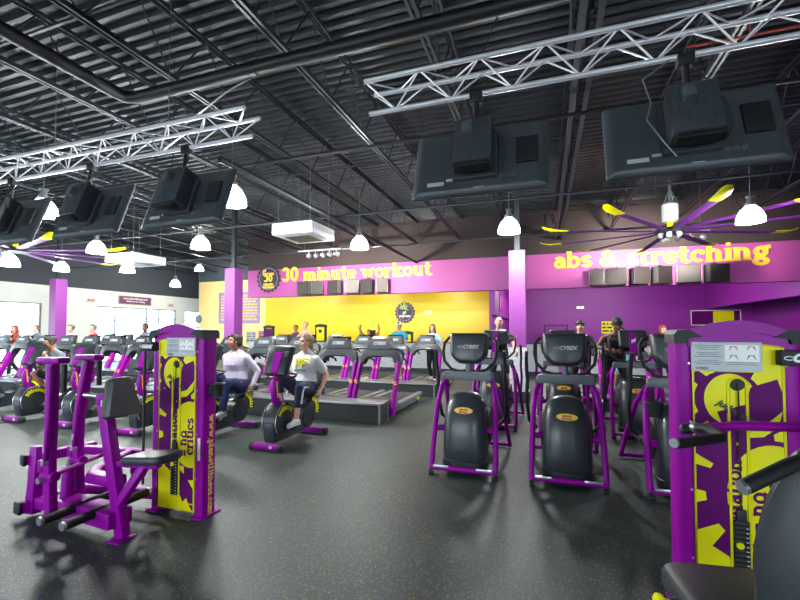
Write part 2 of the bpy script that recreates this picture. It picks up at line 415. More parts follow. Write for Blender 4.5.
# left wall with windows and doors (x = XL); openings given by y0,y1,z0,z1
def wall_along(axis, const, a0, a1, z1, holes, m, name, th=.2, out=-1):
    """wall in plane axis=const from a0..a1, height z1, with rectangular holes"""
    mb = MB(); cuts = sorted({a0, a1, *[h[0] for h in holes], *[h[1] for h in holes]})
    for i in range(len(cuts) - 1):
        c0, c1 = cuts[i], cuts[i + 1]; mid = (c0 + c1) / 2; seg = [(0, z1)]
        for h in holes:
            if h[0] < mid < h[1]:
                ns = []
                for s0, s1 in seg:
                    if h[2] > s0: ns.append((s0, min(h[2], s1)))
                    if h[3] < s1: ns.append((max(h[3], s0), s1))
                seg = ns
        for s0, s1 in seg:
            if s1 - s0 > .001:
                if axis == 'x': mb.box((const + out * th / 2, mid, (s0 + s1) / 2), (th, c1 - c0, s1 - s0))
                else: mb.box((mid, const + out * th / 2, (s0 + s1) / 2), (c1 - c0, th, s1 - s0))
    return mb.build(name, m, smooth=0)
HL = [(4.0, 12.75, 0.0, 2.95), (15.3, 20.2, 0.0, 2.95), (20.9, 24.2, 0.0, 2.95), (-3.5, 2.5, 0.4, 2.95)]
struct(wall_along('x', XL, YB, YF, 3.8, HL, M['wallwhite'], 'wall_left'), 'white wall with shopfront windows')
struct(MB().box((XL - .1, (YB + YF) / 2, 5.15), (.2, YF - YB, 2.7)).build('wall_left', M['wallslate'], smooth=0), 'dark upper wall above the windows')
HB = [(-20, -14, .3, 3.3), (-13, -7, .3, 3.3), (-6, -1.5, .3, 3.3), (1.5, 6, .3, 3.3)]  # last opening, out of view, added to brighten the right machine and televisions
struct(wall_along('y', YB, XL - .2, XR + .2, HC + .2, HB, M['wallwhite'], 'wall_front'), 'white wall with wide windows behind the viewer')
struct(MB().box((XR + .1, (YB + YF) / 2, 3.25), (.2, YF - YB, 6.5)).build('wall_right', M['wallpurple'], smooth=0), 'purple right wall')
struct(MB().box(((XL + XR) / 2, YF + .1, 3.25), (XR - XL + .4, .2, 6.5)).build('wall_back', M['wallpurple'], smooth=0), 'purple back wall')
# soffit: magenta band below, dark above
SX0, SY = -13.5, 16.5
struct(MB().box(((SX0 + XR) / 2, SY + .15, 3.90), (XR - SX0, .3, 1.29)).build('wall_soffit', M['band'], smooth=0), 'magenta band wall carrying the yellow lettering')
struct(MB().box(((SX0 + XR) / 2, SY + .15, 5.40), (XR - SX0, .3, 1.71)).build('wall_soffit', M['walldark'], smooth=0), 'dark brown wall above the magenta band')
struct(MB().box((8.1, (SY + .3 + YF) / 2, 3.9), (.3, YF - SY - .3, 2.1)).build('wall_soffit', M['wallpurple'], smooth=0), 'purple soffit running back over the stretching area')
# half wall in white tile
struct(MB().box(((SX0 + 8.0) / 2, SY + .1, .58), (8.0 - SX0, .2, 1.16)).build('wall_half', M['tile'], smooth=0), 'white tiled half wall under the magenta band')
struct(MB().box(((SX0 + 8.0) / 2, SY + .1, 1.19), (8.1 - SX0, .28, .05), bev=.01).build('trim_1', M['black'], smooth=0), 'black cap rail of the half wall')
struct(MB().box(((SX0 + 8.0) / 2, SY - .012, .07), (8.0 - SX0, .02, .14)).build('baseboard_back', M['black'], smooth=0), 'black baseboard of the half wall')
# yellow and cream walls behind
struct(MB().box(((-15.5 - 2.1) / 2, 20.6, 3.1), (13.4, .2, 6.2)).build('wall_yellow', M['wallyellow'], smooth=0), 'bright yellow wall of the circuit area')
struct(MB().box(((-20.5 - 15.5) / 2, 20.6, 2.35), (5.0, .2, 4.7)).build('wall_cream', M['cream'], smooth=0), 'cream wall beside the yellow wall')
struct(MB().box(((-20.5 - 15.5) / 2, 20.6, 5.5), (5.0, .2, 1.59)).build('wall_cream', M['wallslate'], smooth=0), 'dark wall above the cream wall')
struct(MB().box((-2.05, (16.8 + YF) / 2, 3.1), (.1, YF - 16.8, 6.2)).build('wall_divider', M['wallpurple'], smooth=0), 'purple dividing wall between the two areas')
struct(MB().box((-1.93, (16.81 + YF) / 2, 2.8), (.14, YF - 16.81, 1.0)).build('trim_2', M['wallpurple'], smooth=0), 'purple header on the dividing wall')

# purple columns
def column(xx, yy, label, base=False, ztop=3.6):
    a = .19
    struct(MB().box((xx, yy, (ztop + (1.29 if base else 0)) / 2), (2 * a, 2 * a, ztop - (1.29 if base else 0)), bev=.006).build('column', M['colpaint'], smooth=0), label)
    struct(MB().box((xx, yy, (6.28 + ztop) / 2), (.12, .12, 6.28 - ztop)).build('column_steel', M['steelblk'], smooth=0), 'dark steel post above a purple column')
    if base:
        struct(MB().box((xx, yy, .78), (2 * a + .04, 2 * a + .04, 1.02)).build('column_cladding', M['tile'], smooth=0), 'white tile cladding at the foot of the purple column')
        struct(MB().box((xx, yy, .13), (2 * a + .14, 2 * a + .14, .26)).build('column_plinth', M['carpetbox'], smooth=0), 'black plinth of the tiled column')
        struct(MB().box((xx, yy, .27), (2 * a + .15, 2 * a + .15, .015)).build('trim_3', M['chrome'], smooth=0), 'silver edge of the black plinth')
column(-.62, 10.4, 'purple square column with white tiled foot', True)
column(-9.12, 10.5, 'purple square column behind the exercise bikes')
column(-17.2, 10.5, 'purple square column in front of the bright windows')

# windows: frames with panes
WN = [0]
def window(axis, const, a0, a1, z0, z1, vs, hs, name='window', m=None):
    WN[0] += 1; t = .06; mb = MB(); m = m or M['grey']
    def bx(c0, c1, q0, q1, d=.08):
        if axis == 'x': mb.box((const - .1, (c0 + c1) / 2, (q0 + q1) / 2), (d, c1 - c0, q1 - q0))
        else: mb.box(((c0 + c1) / 2, const - .1, (q0 + q1) / 2), (c1 - c0, d, q1 - q0))
    bx(a0, a1, z1 - t, z1); bx(a0, a1, z0, z0 + t); bx(a0, a0 + t, z0 + t, z1 - t); bx(a1 - t, a1, z0 + t, z1 - t)
    for v in vs: bx(v - t / 2, v + t / 2, z0 + t, z1 - t)
    for h in hs: bx(a0 + t, a1 - t, h - t / 2, h + t / 2, .07)
    o = struct(mb.build('%s_%d' % (name, WN[0]), m, smooth=0), 'grey framed shopfront window')
    g = MB()
    if axis == 'x': g.box((const - .1, (a0 + a1) / 2, (z0 + z1) / 2), (.012, a1 - a0 - t, z1 - z0 - t))
    else: g.box(((a0 + a1) / 2, const - .1, (z0 + z1) / 2), (a1 - a0 - t, .012, z1 - z0 - t))
    g.build('pane', M['glass'], o, smooth=0)
    li = bpy.data.lights.new('window_daylight', 'AREA'); li.shape = 'RECTANGLE'; li.size = a1 - a0; li.size_y = z1 - z0
    li.cycles.is_portal = True
    lo = bpy.data.objects.new('window_daylight', li); COL.objects.link(lo)
    lo.location = (const - .25, (a0 + a1) / 2, (z0 + z1) / 2) if axis == 'x' else ((a0 + a1) / 2, const - .25, (z0 + z1) / 2)
    d = X if axis == 'x' else Y
    lo.rotation_euler = (-d).to_track_quat('Z', 'Y').to_euler()
    return o
window('x', XL, 4.0, 12.75, 0, 2.95, [6.9, 9.8], [])
window('x', XL, 15.3, 20.2, 0, 2.95, [16.3, 18.2, 19.0], [2.35, 2.2])
window('x', XL, 20.9, 24.2, 0, 2.95, [22.4], [2.3])
window('x', XL, -3.5, 2.5, .4, 2.95, [-.5], [])
for h in HB: window('y', YB, h[0], h[1], h[2], h[3], [(h[0] + h[1]) / 2], [])

# ------------------------------------------------------------------ pipes and conduits
def pipe(label, pts, r, name='pipe', m='pipe', hang=None):
    mb = MB().tube(pts, r, 14)
    if hang:
        for (hx, hy, hz) in hang: mb.cyl((hx, hy, hz), (hx, hy, 6.28), .006, n=6); mb.tube([(hx + (r + .006) * cos(a * pi / 6) * 0, hy + (r + .008) * cos(a * pi / 6), hz + (r + .008) * sin(a * pi / 6)) for a in range(12)], .006, 6, True)
    return tag(mb.build(name, M[m]), label, 'pipe')
pipe('thick black pipe with an elbow, running under the roof joists at top left', [(-5.6, -4.8, 5.0), (-5.6, 4.05, 5.0), (-5.57, 4.2, 5.0), (-5.42, 4.27, 5.0), (9.8, 4.27, 5.0)], .085, hang=[(-5.6, 1.5, 5.0), (-3.4, 4.27, 5.0), (.1, 4.27, 5.0), (3.4, 4.27, 5.0)])
pipe('thin black conduit crossing the frame behind the televisions', [(XL + .1, 6.5, 4.85), (9.8, 6.5, 4.85)], .03, 'conduit', hang=[(-6, 6.5, 4.85), (-1.9, 6.5, 4.85), (1.6, 6.5, 4.85)])
pipe('thin grey sprinkler pipe crossing above the hanging lamps', [(XL + .1, 9.3, 4.55), (9.8, 9.3, 4.55)], .025, 'sprinkler_pipe', 'joist', hang=[(-6.2, 9.3, 4.55), (-1.0, 9.3, 4.55), (1.8, 9.3, 4.55)])
pipe('thin grey pipe crossing close in front of the dark brown wall', [(XL + .1, 13.1, 4.55), (9.8, 13.1, 4.55)], .03, 'sprinkler_pipe', 'joist', hang=[(-6, 13.1, 4.55), (0, 13.1, 4.55)])
pipe('dark pipe running back towards the magenta band over the workout lettering', [(-5.0, 5.4, 4.5), (-5.0, 16.4, 4.5)], .055, 'duct_pipe', 'steelblk')
pipe('dark pipe running back on the left beneath the roof', [(-8.9, 1.0, 4.9), (-8.9, 16.4, 4.9)], .025, 'duct_pipe', 'joist')
pipe('thin red conduit high at right behind the truss', [(1.6, 5.6, 5.0), (9.8, 5.6, 5.0)], .012, 'conduit', 'red', hang=[(2.2, 5.6, 5.0), (4.0, 5.6, 5.0), (7.6, 5.6, 5.0)])

# ------------------------------------------------------------------ lighting trusses
def truss(label, x0, x1, name='lighting_truss'):
    t = thing(name, label, 'truss', (x0, 4.2, 4.1), 0, 'aluminium lighting trusses')
    L_ = x1 - x0; A = V((0, -.14, .29)); B = V((0, .14, .29)); C_ = V((0, 0, 0)); D = V((L_, 0, 0))
    for q in (A, B, C_): MB().cyl(q, q + D, .026, n=12).build('chord', M['alu'], t)
    st = .30
    for (p, q) in ((A, C_), (B, C_), (A, B)):
        mb = MB(); n = int(L_ / st); s = L_ / n
        for i in range(n):
            a, b = (p, q) if i % 2 == 0 else (q, p)
            mb.cyl(a + X * s * i, b + X * s * (i + 1), .009, n=6)
        mb.build('lattice', M['alu'], t)
    for hx in (L_ * .25, L_ * .6, L_ * .85):
        MB().cyl((hx, 0, .29), (hx, 0, 2.1), .006, n=6).box((hx, 0, .32), (.05, .34, .03)).build('hanger', M['grey'], t)
    return t
truss('silver triangular truss at upper right, carrying two hanging televisions', -1.82, 6.5)
truss('silver triangular truss at upper left, carrying three hanging televisions', -12.5, -3.4)

# ------------------------------------------------------------------ televisions hanging from the trusses, backs towards the viewer
M['tvback'] = mat('grey_black_tv_back', (66, 72, 78), 0.42, 0.1)
def tv():
    t = thing('television', 'x', 'television', (0, 0, 0)); rot = Matrix.Rotation(R(-19), 3, 'X')
    W, H = 1.34, .80
    def T(v): return rot @ V(v)
    o = rpoly([(-W / 2, -H / 2), (W / 2, -H / 2), (W / 2, H / 2), (-W / 2, H / 2)], .03)
    ux, uz, un = rot @ X, rot @ Z, rot @ Y
    MB().pillow(o, T((0, 0, 0)), ux, uz, un, [(-.035, .86), (-.03, .9), (0, .985), (.015, 1), (.03, 1), (.034, .995)]).build('casing', M['tvback'], t)
    MB().box(T((0, .037, .0)), (W * .95, .004, H * .92), rot).build('screen', M['screen'], t)
    mb = MB().box(T((-.02, -.17, .03)), (.36, .22, .50), rot, .012).box(T((-.02, -.06, -.02)), (.44, .06, .5), rot, .01)
    mb.mi = 1
    for i in range(5):
        for j in range(4):
            if (i + j) % 3 != 1: mb.box(T((-.14 + i * .06, -.281, -.17 + j * .07)), (.012, .004, .012), rot)
    mb.build('mount_box', [M['tvback'], M['matte']], t)
    MB().box(T((-.02, -.25, -.28)), (.34, .1, .05), rot, .01).build('mount_shelf', M['matte'], t)
    MB().box(T((-.07, -.30, .14)), (.1, .08, .12), rot, .01).build('junction_box', M['tray'], t)
    MB().box(T((.47, -.045, .02)), (.2, .035, .3), rot, .008).build('rear_panel', M['matte'], t)
    mb = MB().box(T((-.42, -.034, -.27)), (.17, .006, .045), rot).box(T((-.26, -.034, -.235)), (.1, .006, .03), rot); mb.build('sticker', M['placard'], t)
    MB().box(T((.02, -.03, -.345)), (.1, .008, .014), rot).build('badge', M['white'], t)
    mb = MB()
    for i in range(9): mb.box(T((.2 + i * .02, -.04, -.26)), (.012, .01, .03 + .012 * (i % 3)), rot)
    mb.build('sockets', M['grey'], t)
    top = T((-.02, -.17, .2))
    zz = 4.06 - 3.42
    mb = MB().cyl((-.02, top.y * .4 - .02, top.z - .05), (-.02, 0, zz), .03, n=14).box((-.02, 0, zz), (.13, .09, .1), None, .01).box((-.02, top.y * .5, top.z), (.16, .16, .05), None, .01)
    mb.build('pole', M['matte'], t)
    MB().tube([(.02, .03, zz), (.08, -.08, zz - .2), (.1, -.2, .3), (.22, -.16, .15), (.28, -.1, 0), (.22, -.08, -.2)], .006, 6).build('cable', M['matte'], t)
    return t
TV0 = tv()
tvs = [(-.62, 'second television from the right, its back under the left end of the right truss'), (1.2, 'television at far right, its back beneath the right truss'),
       (-4.42, 'television nearest the end of the left truss, tilted with its back showing'), (-6.2, 'middle television of the left truss, tilted above the bikes'), (-8.0, 'leftmost television, cut by the left edge')]
for i, (xx, lb) in enumerate(tvs):
    o = TV0 if i == 0 else copy_tree(TV0)
    o.location = (xx, 4.2, 3.42); o['label'] = lb; o['group'] = 'televisions hung from the trusses'
    if i >= 2: o.rotation_euler.z = R(0)
tag(MB().tube([(-2.1, 4.2, 4.44), (-1.2, 4.25, 4.43), (-.6, 4.2, 4.45), (-.45, 4.3, 4.9), (-.2, 4.3, 5.2), (.7, 4.25, 5.12), (1.5, 4.2, 5.1), (3.4, 4.2, 5.12)], .011, 6).build('cable', M['matte']), 'black cable looped over the thick pipe near the right truss', 'cable')
tag(MB().tube([(-8.2, 4.28, 4.42), (-6.6, 4.3, 4.44), (-5.4, 4.3, 4.46), (-4.6, 4.28, 4.46), (-3.9, 4.3, 4.8), (-3.2, 4.5, 5.2)], .012, 6).build('cable', M['grey']), 'bundle of pale cables lying along the left truss', 'cable')
tag(MB().tube([(1.05, 4.15, 4.06), (.83, 4.1, 3.9), (.88, 4.05, 3.66), (.84, 4.02, 3.5), (.95, 4.0, 3.3), (1.05, 4.0, 3.15)], .007, 6).build('cable', M['grey']), 'grey cable hanging from the right truss behind the far right television', 'cable')

# ------------------------------------------------------------------ hanging lamps
def lamp():
    t = thing('pendant_lamp', 'x', 'lamp')
    MB().lathe([(.225, .0), (.222, .07), (.2, .15), (.155, .235), (.1, .29), (.08, .31), (.07, .30), (.09, .28), (.145, .225), (.19, .14), (.212, .06), (.215, .0)], n=28).build('dome', M['dome'], t)
    MB().cyl((0, 0, .31), (0, 0, .36), .09, n=16).cyl((0, 0, .36), (0, 0, .47), .06, .05).cyl((0, 0, .47), (0, 0, .49), .075).build('housing', M['grey'], t)
    MB().ell((0, 0, .14), (.05, .05, .09), 12).build('bulb', M['dome'], t)
    MB().cyl((0, 0, .49), (0, 0, 1.44), .008, n=6).build('rod', M['grey'], t)
    return t
LP = [(-.69, 8.87, 'dome lamp hanging beside the top of the tiled column'), (-4.34, 9.4, 'dome lamp hanging over the word minute'), (3.66, 9.5, 'dome lamp at far right behind the fan blades'),
      (-8.07, 8.1, 'dome lamp between the left televisions and the white ceiling unit'), (-11.1, 7.66, 'dome lamp beneath the middle left television'), (-8.4, 4.85, 'bright dome lamp between the two leftmost televisions'),
      (-4.75, 5.4, 'dome lamp half hidden by the edge of the third television'), (-13.8, 10.6, 'dome lamp below the far ceiling unit'), (-16.2, 14.8, 'small distant dome lamp near the dark left wall'), (-15.6, 9.6, 'small dome lamp above the leftmost purple column'), (-13.8, 7.2, 'dome lamp lit under the left fan hub')]
LP0 = lamp()
for i, (xx, yy, lb) in enumerate(LP):
    o = LP0 if i == 0 else copy_tree(LP0)
    zz = 3.72 if i != 10 else 3.45
    o.location = (xx, yy, zz); o['label'] = lb; o['group'] = 'high bay dome lamps'
    li = bpy.data.lights.new('lamp_light', 'POINT'); li.energy = 400 if i != 9 else 120; li.color = (.97, .99, .98); li.shadow_soft_size = .16
    lo = bpy.data.objects.new('lamp_light', li); COL.objects.link(lo); lo.location = (xx, yy, zz - .1)
tag(MB().lathe([(.12, 0), (.115, .08), (.09, .16), (.05, .2), (.03, .22)], (-5.9, 5.3, 3.95)).cyl((-5.9, 5.3, 4.15), (-5.9, 5.3, 6.29), .008, n=6).build('camera_dome', M['matte']), 'small dark dome hanging between two left televisions', 'security camera')

# ------------------------------------------------------------------ big slow fans
def fan(x, y, z, label, a0):
    t = thing('ceiling_fan', label, 'fan', (x, y, z), 0, 'large ceiling fans')
    MB().lathe([(.1, -.05), (.3, -.05), (.33, 0), (.3, .05), (.1, .06)], n=30).build('hub', M['black'], t)
    MB().lathe([(.11, .22), (.17, .24), (.17, .62), (.13, .66), (.05, .7)], n=12).build('motor', M['white'], t)
    MB().cyl((0, 0, .06), (0, 0, .24), .07).build('shaft', M['yellow'], t)
    mb = MB().cyl((0, 0, .7), (0, 0, 5.2 - z), .03)
    for k in range(4):
        a = R(45 + 90 * k); mb.cyl((.03 * cos(a), .03 * sin(a), .95), (.17 * cos(a), .17 * sin(a), .66), .01, n=6)
    mb.build('drop_rod', M['grey'], t)
    for k in range(10):
        a = R(a0 + 36 * k); d = V((cos(a), sin(a), 0)); q = V((-sin(a), cos(a), 0)); up = (Z + q * .06).normalized(); sd = orth(q, up)
        b = MB().tube([d * .3, d * .5, d * 2.45], [.06, .095, .095], 10, ry=[.012] * 3, side=sd); bo = b.build('blade', mat('fan_blade_purple', (88, 26, 112), .45), t)
        mb = MB(); o = [d * 2.43, d * 2.75, d * 2.92, d * 3.0]
        o[1] += up * .01; o[2] += up * .05; o[3] += up * .09
        mb.tube(o, [.11, .12, .10, .05], 10, ry=[.016, .016, .012, .006], side=sd); mb.build('blade_tip', M['yellow'], bo)
    for k in range(3):
        a = R(200 + 50 * k); MB().cyl((.2 * cos(a), .2 * sin(a), -.05), (.26 * cos(a), .26 * sin(a), -.13), .05, .06).build('hub_bolt_cover', M['white'], t)
    return t
fan(2.78, 11.2, 4.0, 'huge ceiling fan with purple blades and yellow tips before the stretching sign', 20)
fan(-13.76, 7.3, 3.9, 'purple bladed ceiling fan with yellow tips at far left', 20)

# ------------------------------------------------------------------ ceiling cassettes
def cassette(x, y, label, s=.95):
    t = thing('ceiling_air_unit', label, 'air conditioner', (x, y, 3.66), 0, 'white ceiling air units')
    mb = MB().box((0, 0, .13), (s, s, .24), None, .015); mb.mi = 1
    for i in range(14):
        mb.box((-s / 2 + .06 + i * (s - .12) / 13, -s / 2 - .003, .16), (.03, .006, .1)); mb.box((s / 2 + .003, -s / 2 + .06 + i * (s - .12) / 13, .16), (.006, .03, .1))
    mb.build('casing', [M['white'], M['placard']], t)
    MB().box((0, 0, -.002), (s * .62, s * .62, .02)).build('grille', M['tray'], t)
    for sx, sy in ((-1, -1), (1, -1), (1, 1), (-1, 1)): MB().cyl((sx * s * .4, sy * s * .4, .25), (sx * s * .4, sy * s * .4, 1.6), .006, n=6).build('hanger_rod', M['grey'], t)
cassette(-4.87, 7.72, 'square white ceiling air unit over the thirty minute lettering')
cassette(-11.5, 9.1, 'square white ceiling air unit farther back at left', 1.1)

# ------------------------------------------------------------------ track lights
def track(x0, x1, y, z, n, label, tgt, en):
    t = thing('track_light', label, 'track light', ((x0 + x1) / 2, y, z), 0, 'track lights aimed at the magenta band')
    L_ = x1 - x0
    mb = MB().box((0, 0, 0), (L_, .035, .03)); mb.build('rail', M['white'], t)
    for s in (-1, 1): MB().cyl((s * L_ * .35, 0, .01), (s * L_ * .35, 0, 6.28 - z), .005, n=6).build('hanger', M['grey'], t)
    for i in range(n):
        px = -L_ / 2 + L_ * (i + 1.6) / (n + 1.2)
        d = (V(tgt[i]) - V(((x0 + x1) / 2 + px, y, z - .15))).normalized(); c = V((px, 0, -.16))
        h = MB().lathe([(.03, -.1), (.045, -.09), (.05, .0), (.075, .08), (.07, .085)], c, d, 16).cyl((px, 0, -.01), (px, 0, -.13), .01, n=8).build('spot_head', M['white'], t)
        MB().lathe([(.001, .083), (.066, .087), (.066, .09), (.001, .09)], c, d, 16).build('lens', M['spotface'], h)
        li = bpy.data.lights.new('spot_light', 'SPOT'); li.energy = en; li.color = (1, .86, .76); li.spot_size = R(58); li.spot_blend = .8; li.shadow_soft_size = .05
        lo = bpy.data.objects.new('spot_light', li); COL.objects.link(lo); lo.location = V(((x0 + x1) / 2, y, z)) + c + d * .13
        lo.rotation_euler = (-d).to_track_quat('Z', 'Y').to_euler()
track(-7.4, -5.9, 11.4, 4.2, 5, 'white track with five small spot heads over the workout lettering', [(-10, 16.5, 4.5), (-8.8, 16.5, 4.4), (-7.4, 16.5, 4.4), (-6.4, 16.5, 4.4), (-4.6, 16.5, 4.5)], 1050)
track(2.6, 4.0, 12.6, 4.25, 4, 'white track with four spot heads behind the right fan', [(1.4, 16.5, 4.5), (2.9, 16.5, 4.4), (3.3, 16.5, 4.5), (5.4, 16.5, 4.5)], 1050)

# ------------------------------------------------------------------ wall graphics
def lettering(label, words, x0, x1, z, h):
    t = thing('wall_lettering', label, 'sign', (x0, SY, z))
    full = ' '.join(words); wdt = slabw(full, 1, 1); tr = (x1 - x0) / (wdt * h); x = 0
    for wd in words:
        mb = MB(); big = wd.isdigit()
        hh = h * 1.12 if big else h
        # letters stretched along the band by tr
        wl = slabw(wd, h, 1) * tr
        b = MB(); slab(b, wd, (0, 0, 0), X, Z, h, (0, -.05, 0), .34)
        mb.merge(b.bm, Matrix.Translation(V((x, -.002, 0))) @ Matrix.Diagonal((tr, 1, 1 if not big else 1.14, 1)))
        mb.build('word', M['letter'], t, smooth=0); x += wl + GL[' '][0] * h * tr
    return t
lettering('yellow lettering reading 30 minute workout on the magenta band', ['30', 'minute', 'workout'], -11.55, -4.35, 3.95, .41)
lettering('yellow lettering reading abs & stretching on the magenta band', ['abs', '&', 'stretching'], .30, 6.85, 3.98, .43)

def gearsign(x, y, z, r, label, kind):
    t = thing('gear_sign', label, 'sign', (x, y, z))
    MB().prism(gearpoly(0, 0, r * .9, r, 18), (0, 0, 0), X, Z, (0, -.04, 0)).build('gear_plate', M['gearblk'], t, 0)
    mb = MB()
    for i in range(30):
        a0, a1 = 360 * i / 30, 360 * (i + 1) / 30
        mb.prism([(r * .74 * cos(R(a0)), r * .74 * sin(R(a0))), (r * .78 * cos(R(a0)), r * .78 * sin(R(a0))), (r * .78 * cos(R(a1)), r * .78 * sin(R(a1))), (r * .74 * cos(R(a1)), r * .74 * sin(R(a1)))], (0, -.04, 0), X, Z, (0, -.004, 0))
    mb.build('gear_ring', M['poster'], t, 0)
    if kind == 0:
        mb = MB(); addtext(mb, 'pf', (-r * .32, -.05, r * .58), X, Z, r * .3, bold=.006); addtext(mb, 'xpress', (0, -.05, r * .36), X, Z, r * .36, bold=.008)
        h = r * .36; slab(mb, '30', (-slabw('30', h) / 2, -.04, -r * .22), X, Z, h, (0, -.012, 0), .36)
        addtext(mb, 'minute', (0, -.05, -r * .40), X, Z, r * .29, bold=.008); addtext(mb, 'workout', (0, -.05, -r * .6), X, Z, r * .27, bold=.008)
        mb.build('gear_text', M['letter'], t, 0)
    else:
        mb = MB(); addtext(mb, 'pf', (-r * .05, -.05, r * .02), X, Z, r * .42, bold=.004); addtext(mb, 'express', (0, -.05, -r * .3), X, Z, r * .36, bold=.004)
        mb.build('gear_text', M['white'], t, 0)
        mb = MB().prism([(-.5 * r, .35 * r), (-.35 * r, .9 * r), (-.2 * r, .6 * r), (-.05 * r, 1.3 * r), (.1 * r, .6 * r), (.3 * r, .75 * r), (.2 * r, .4 * r), (.45 * r, .2 * r), (0, .3 * r)], (0, -.04, 0), X, Z, (0, -.01, 0))
        mb.build('green_flash', mat('green_graphic', (150, 175, 90), .5), t, 0)
gearsign(-12.3, SY - .002, 4.12, .66, 'dark gear badge reading 30 minute workout at left end of the band', 0)
gearsign(-6.86, 20.495, 2.6, .55, 'round dark gear logo with white lettering on the yellow wall', 1)

# grey boxes mounted along the foot of the band
def dbox(x0, x1, ang, lb, grp, m='cardgrey', z0=3.27, z1=3.86):
    t = thing('wall_cabinet', lb, 'wall box', ((x0 + x1) / 2, SY - .3, z0), R(ang), grp)
    w_ = x1 - x0; h_ = z1 - z0
    MB().box((0, 0, h_ / 2), (w_, .34, h_), None, .01).build('housing', M['walldark'], t, 0)
    MB().box((0, -.175, h_ / 2), (w_ * .9, .012, h_ * .92)).build('front_panel', M[m], t, 0)
    for s in (-1, 1): MB().box((s * (w_ / 2 + .006), -.05, h_ / 2), (.014, .2, h_ * .96)).build('side_strip', M['grey'], t, 0)
    MB().box((0, .1, h_ + .03), (.08, .1, .06)).build('bracket', M['steelblk'], t, 0)
ordw = ['first', 'second', 'third', 'fourth', 'fifth', 'sixth', 'seventh', 'eighth', 'ninth', 'tenth', 'eleventh', 'twelfth', 'thirteenth', 'fourteenth', 'fifteenth']
G1 = [(-10.45, -9.9, 0), (-9.75, -9.25, 18), (-8.95, -8.35, -16), (-8.1, -7.55, 20), (-7.35, -6.9, -14), (-6.65, -6.2, 14)]
for i, (a, b, g) in enumerate(G1): dbox(a, b, g, '%s dark grey wall box from the left under the words minute workout' % ordw[i], 'wall boxes under the workout lettering')
G2 = [(1.5, 1.95, 0), (2.05, 2.7, -14), (2.85, 3.35, 14), (3.5, 4.0, 22), (4.2, 4.85, -12), (5.0, 5.6, 16)]
for i, (a, b, g) in enumerate(G2): dbox(a, b, g, '%s brown grey wall box from the left under the stretching lettering' % ordw[i], 'wall boxes under the stretching lettering')

# posters, frames, signs
def board(x0, x1, z0, z1, y, label, frame, face, lines=0, lm='letter', name='wall_poster', text=None, ts=.1):
    t = thing(name, label, 'poster', ((x0 + x1) / 2, y, (z0 + z1) / 2)); w_, h_ = x1 - x0, z1 - z0
    mb = MB().box((0, -.015, h_ / 2 - .02), (w_, .03, .04)).box((0, -.015, -h_ / 2 + .02), (w_, .03, .04)).box((-w_ / 2 + .02, -.015, 0), (.04, .03, h_)).box((w_ / 2 - .02, -.015, 0), (.04, .03, h_))
    mb.build('frame', M[frame], t, 0); MB().box((0, -.008, 0), (w_ - .06, .014, h_ - .06)).build('face', M[face], t, 0)
    if lines:
        mb = MB()
        for i in range(lines):
            zz = h_ * .42 - (i + .5) * h_ * .84 / lines; x = -w_ * .44
            while x < w_ * .42:
                l = min(random.uniform(.1, .35), w_ * .44 - x); mb.box((x + l / 2, -.018, zz), (l, .004, h_ * .4 / lines)); x += l + .06
        mb.build('print_lines', M[lm], t, 0)
    if text:
        mb = MB()
        for i, s in enumerate(text): addtext(mb, s, (0, -.02, h_ * .28 - i * h_ * .28), X, Z, ts, bold=.008)
        mb.build('print', M[lm], t, 0)
    return t
board(-18.9, -15.9, 2.1, 4.0, 20.495, 'large lilac poster of yellow print on the cream wall', 'poster', 'poster', 9)
board(-16.8, -16.2, .9, 1.6, 20.495, 'small grey notice low on the cream wall', 'grey', 'placard', 4, 'tray')
board(-15.95, -15.5, 1.0, 1.65, 20.495, 'small red and pink notice beside the yellow wall', 'red', 'poster', 3, 'red')
board(3.0, 3.6, 1.5, 2.2, YF - .005, 'yellow notice on the purple back wall', 'yellow', 'yellow', 3, 'gearblk', 'wall_notice')
MB_ = board(7.3, 9.5, 1.95, 2.75, 25.99, 'white framed purple board with a yellow square, above the right machine', 'white', 'purple_dk', 0, name='wall_board')
MB().box((.35, -.02, 0), (.9, .006, .68)).build('yellow_square', M['yellow'], MB_, 0)
# small sign on the left wall and round sign
t = thing('wall_sign', 'purple sign with white lettering above the entrance', 'sign', (XL, 17.4, 3.37), R(90))
MB().box((0, -.02, 0), (1.9, .04, .42)).build('sign_board', mat('plum_sign', (120, 60, 110), .5), t, 0)
mb = MB(); addtext(mb, 'www.planetfitness.com', (0, -.045, .09), X, Z, .16, bold=.006); addtext(mb, 'thank you for visiting', (0, -.045, -.06), X, Z, .13, bold=.004)
mb.build('print', M['white'], t, 0)
mb = MB().box((0, -.03, .21), (1.96, .05, .04)).box((0, -.03, -.21), (1.96, .05, .04)).box((-.96, -.03, 0), (.04, .05, .4)).box((.96, -.03, 0), (.04, .05, .4)); mb.build('frame', mat('gold_frame', (150, 130, 90), .4), t, 0)
for yy, lb in ((14.95, 'faint red exit sign left of the entrance sign'), (19.75, 'faint red exit sign right of the entrance sign')):
    t = thing('exit_sign', lb, 'exit sign', (XL, yy, 3.22), R(90)); MB().box((0, -.03, 0), (.42, .06, .2)).build('sign_box', M['white'], t, 0)
    mb = MB(); addtext(mb, 'EXIT', (0, -.065, 0), X, Z, .17, bold=.006); mb.build('sign_text', M['red'], t, 0)
t = thing('hanging_disc', 'round grey disc sign hanging near the far windows', 'sign', (-19.2, 19.2, 2.35)); MB().lathe([(.24, -.02), (.26, 0), (.24, .02)], (0, 0, 0), Y, 28).build('disc', M['tray'], t); MB().cyl((0, 0, .25), (0, 0, 3.9), .008, n=6).build('wire', M['grey'], t)
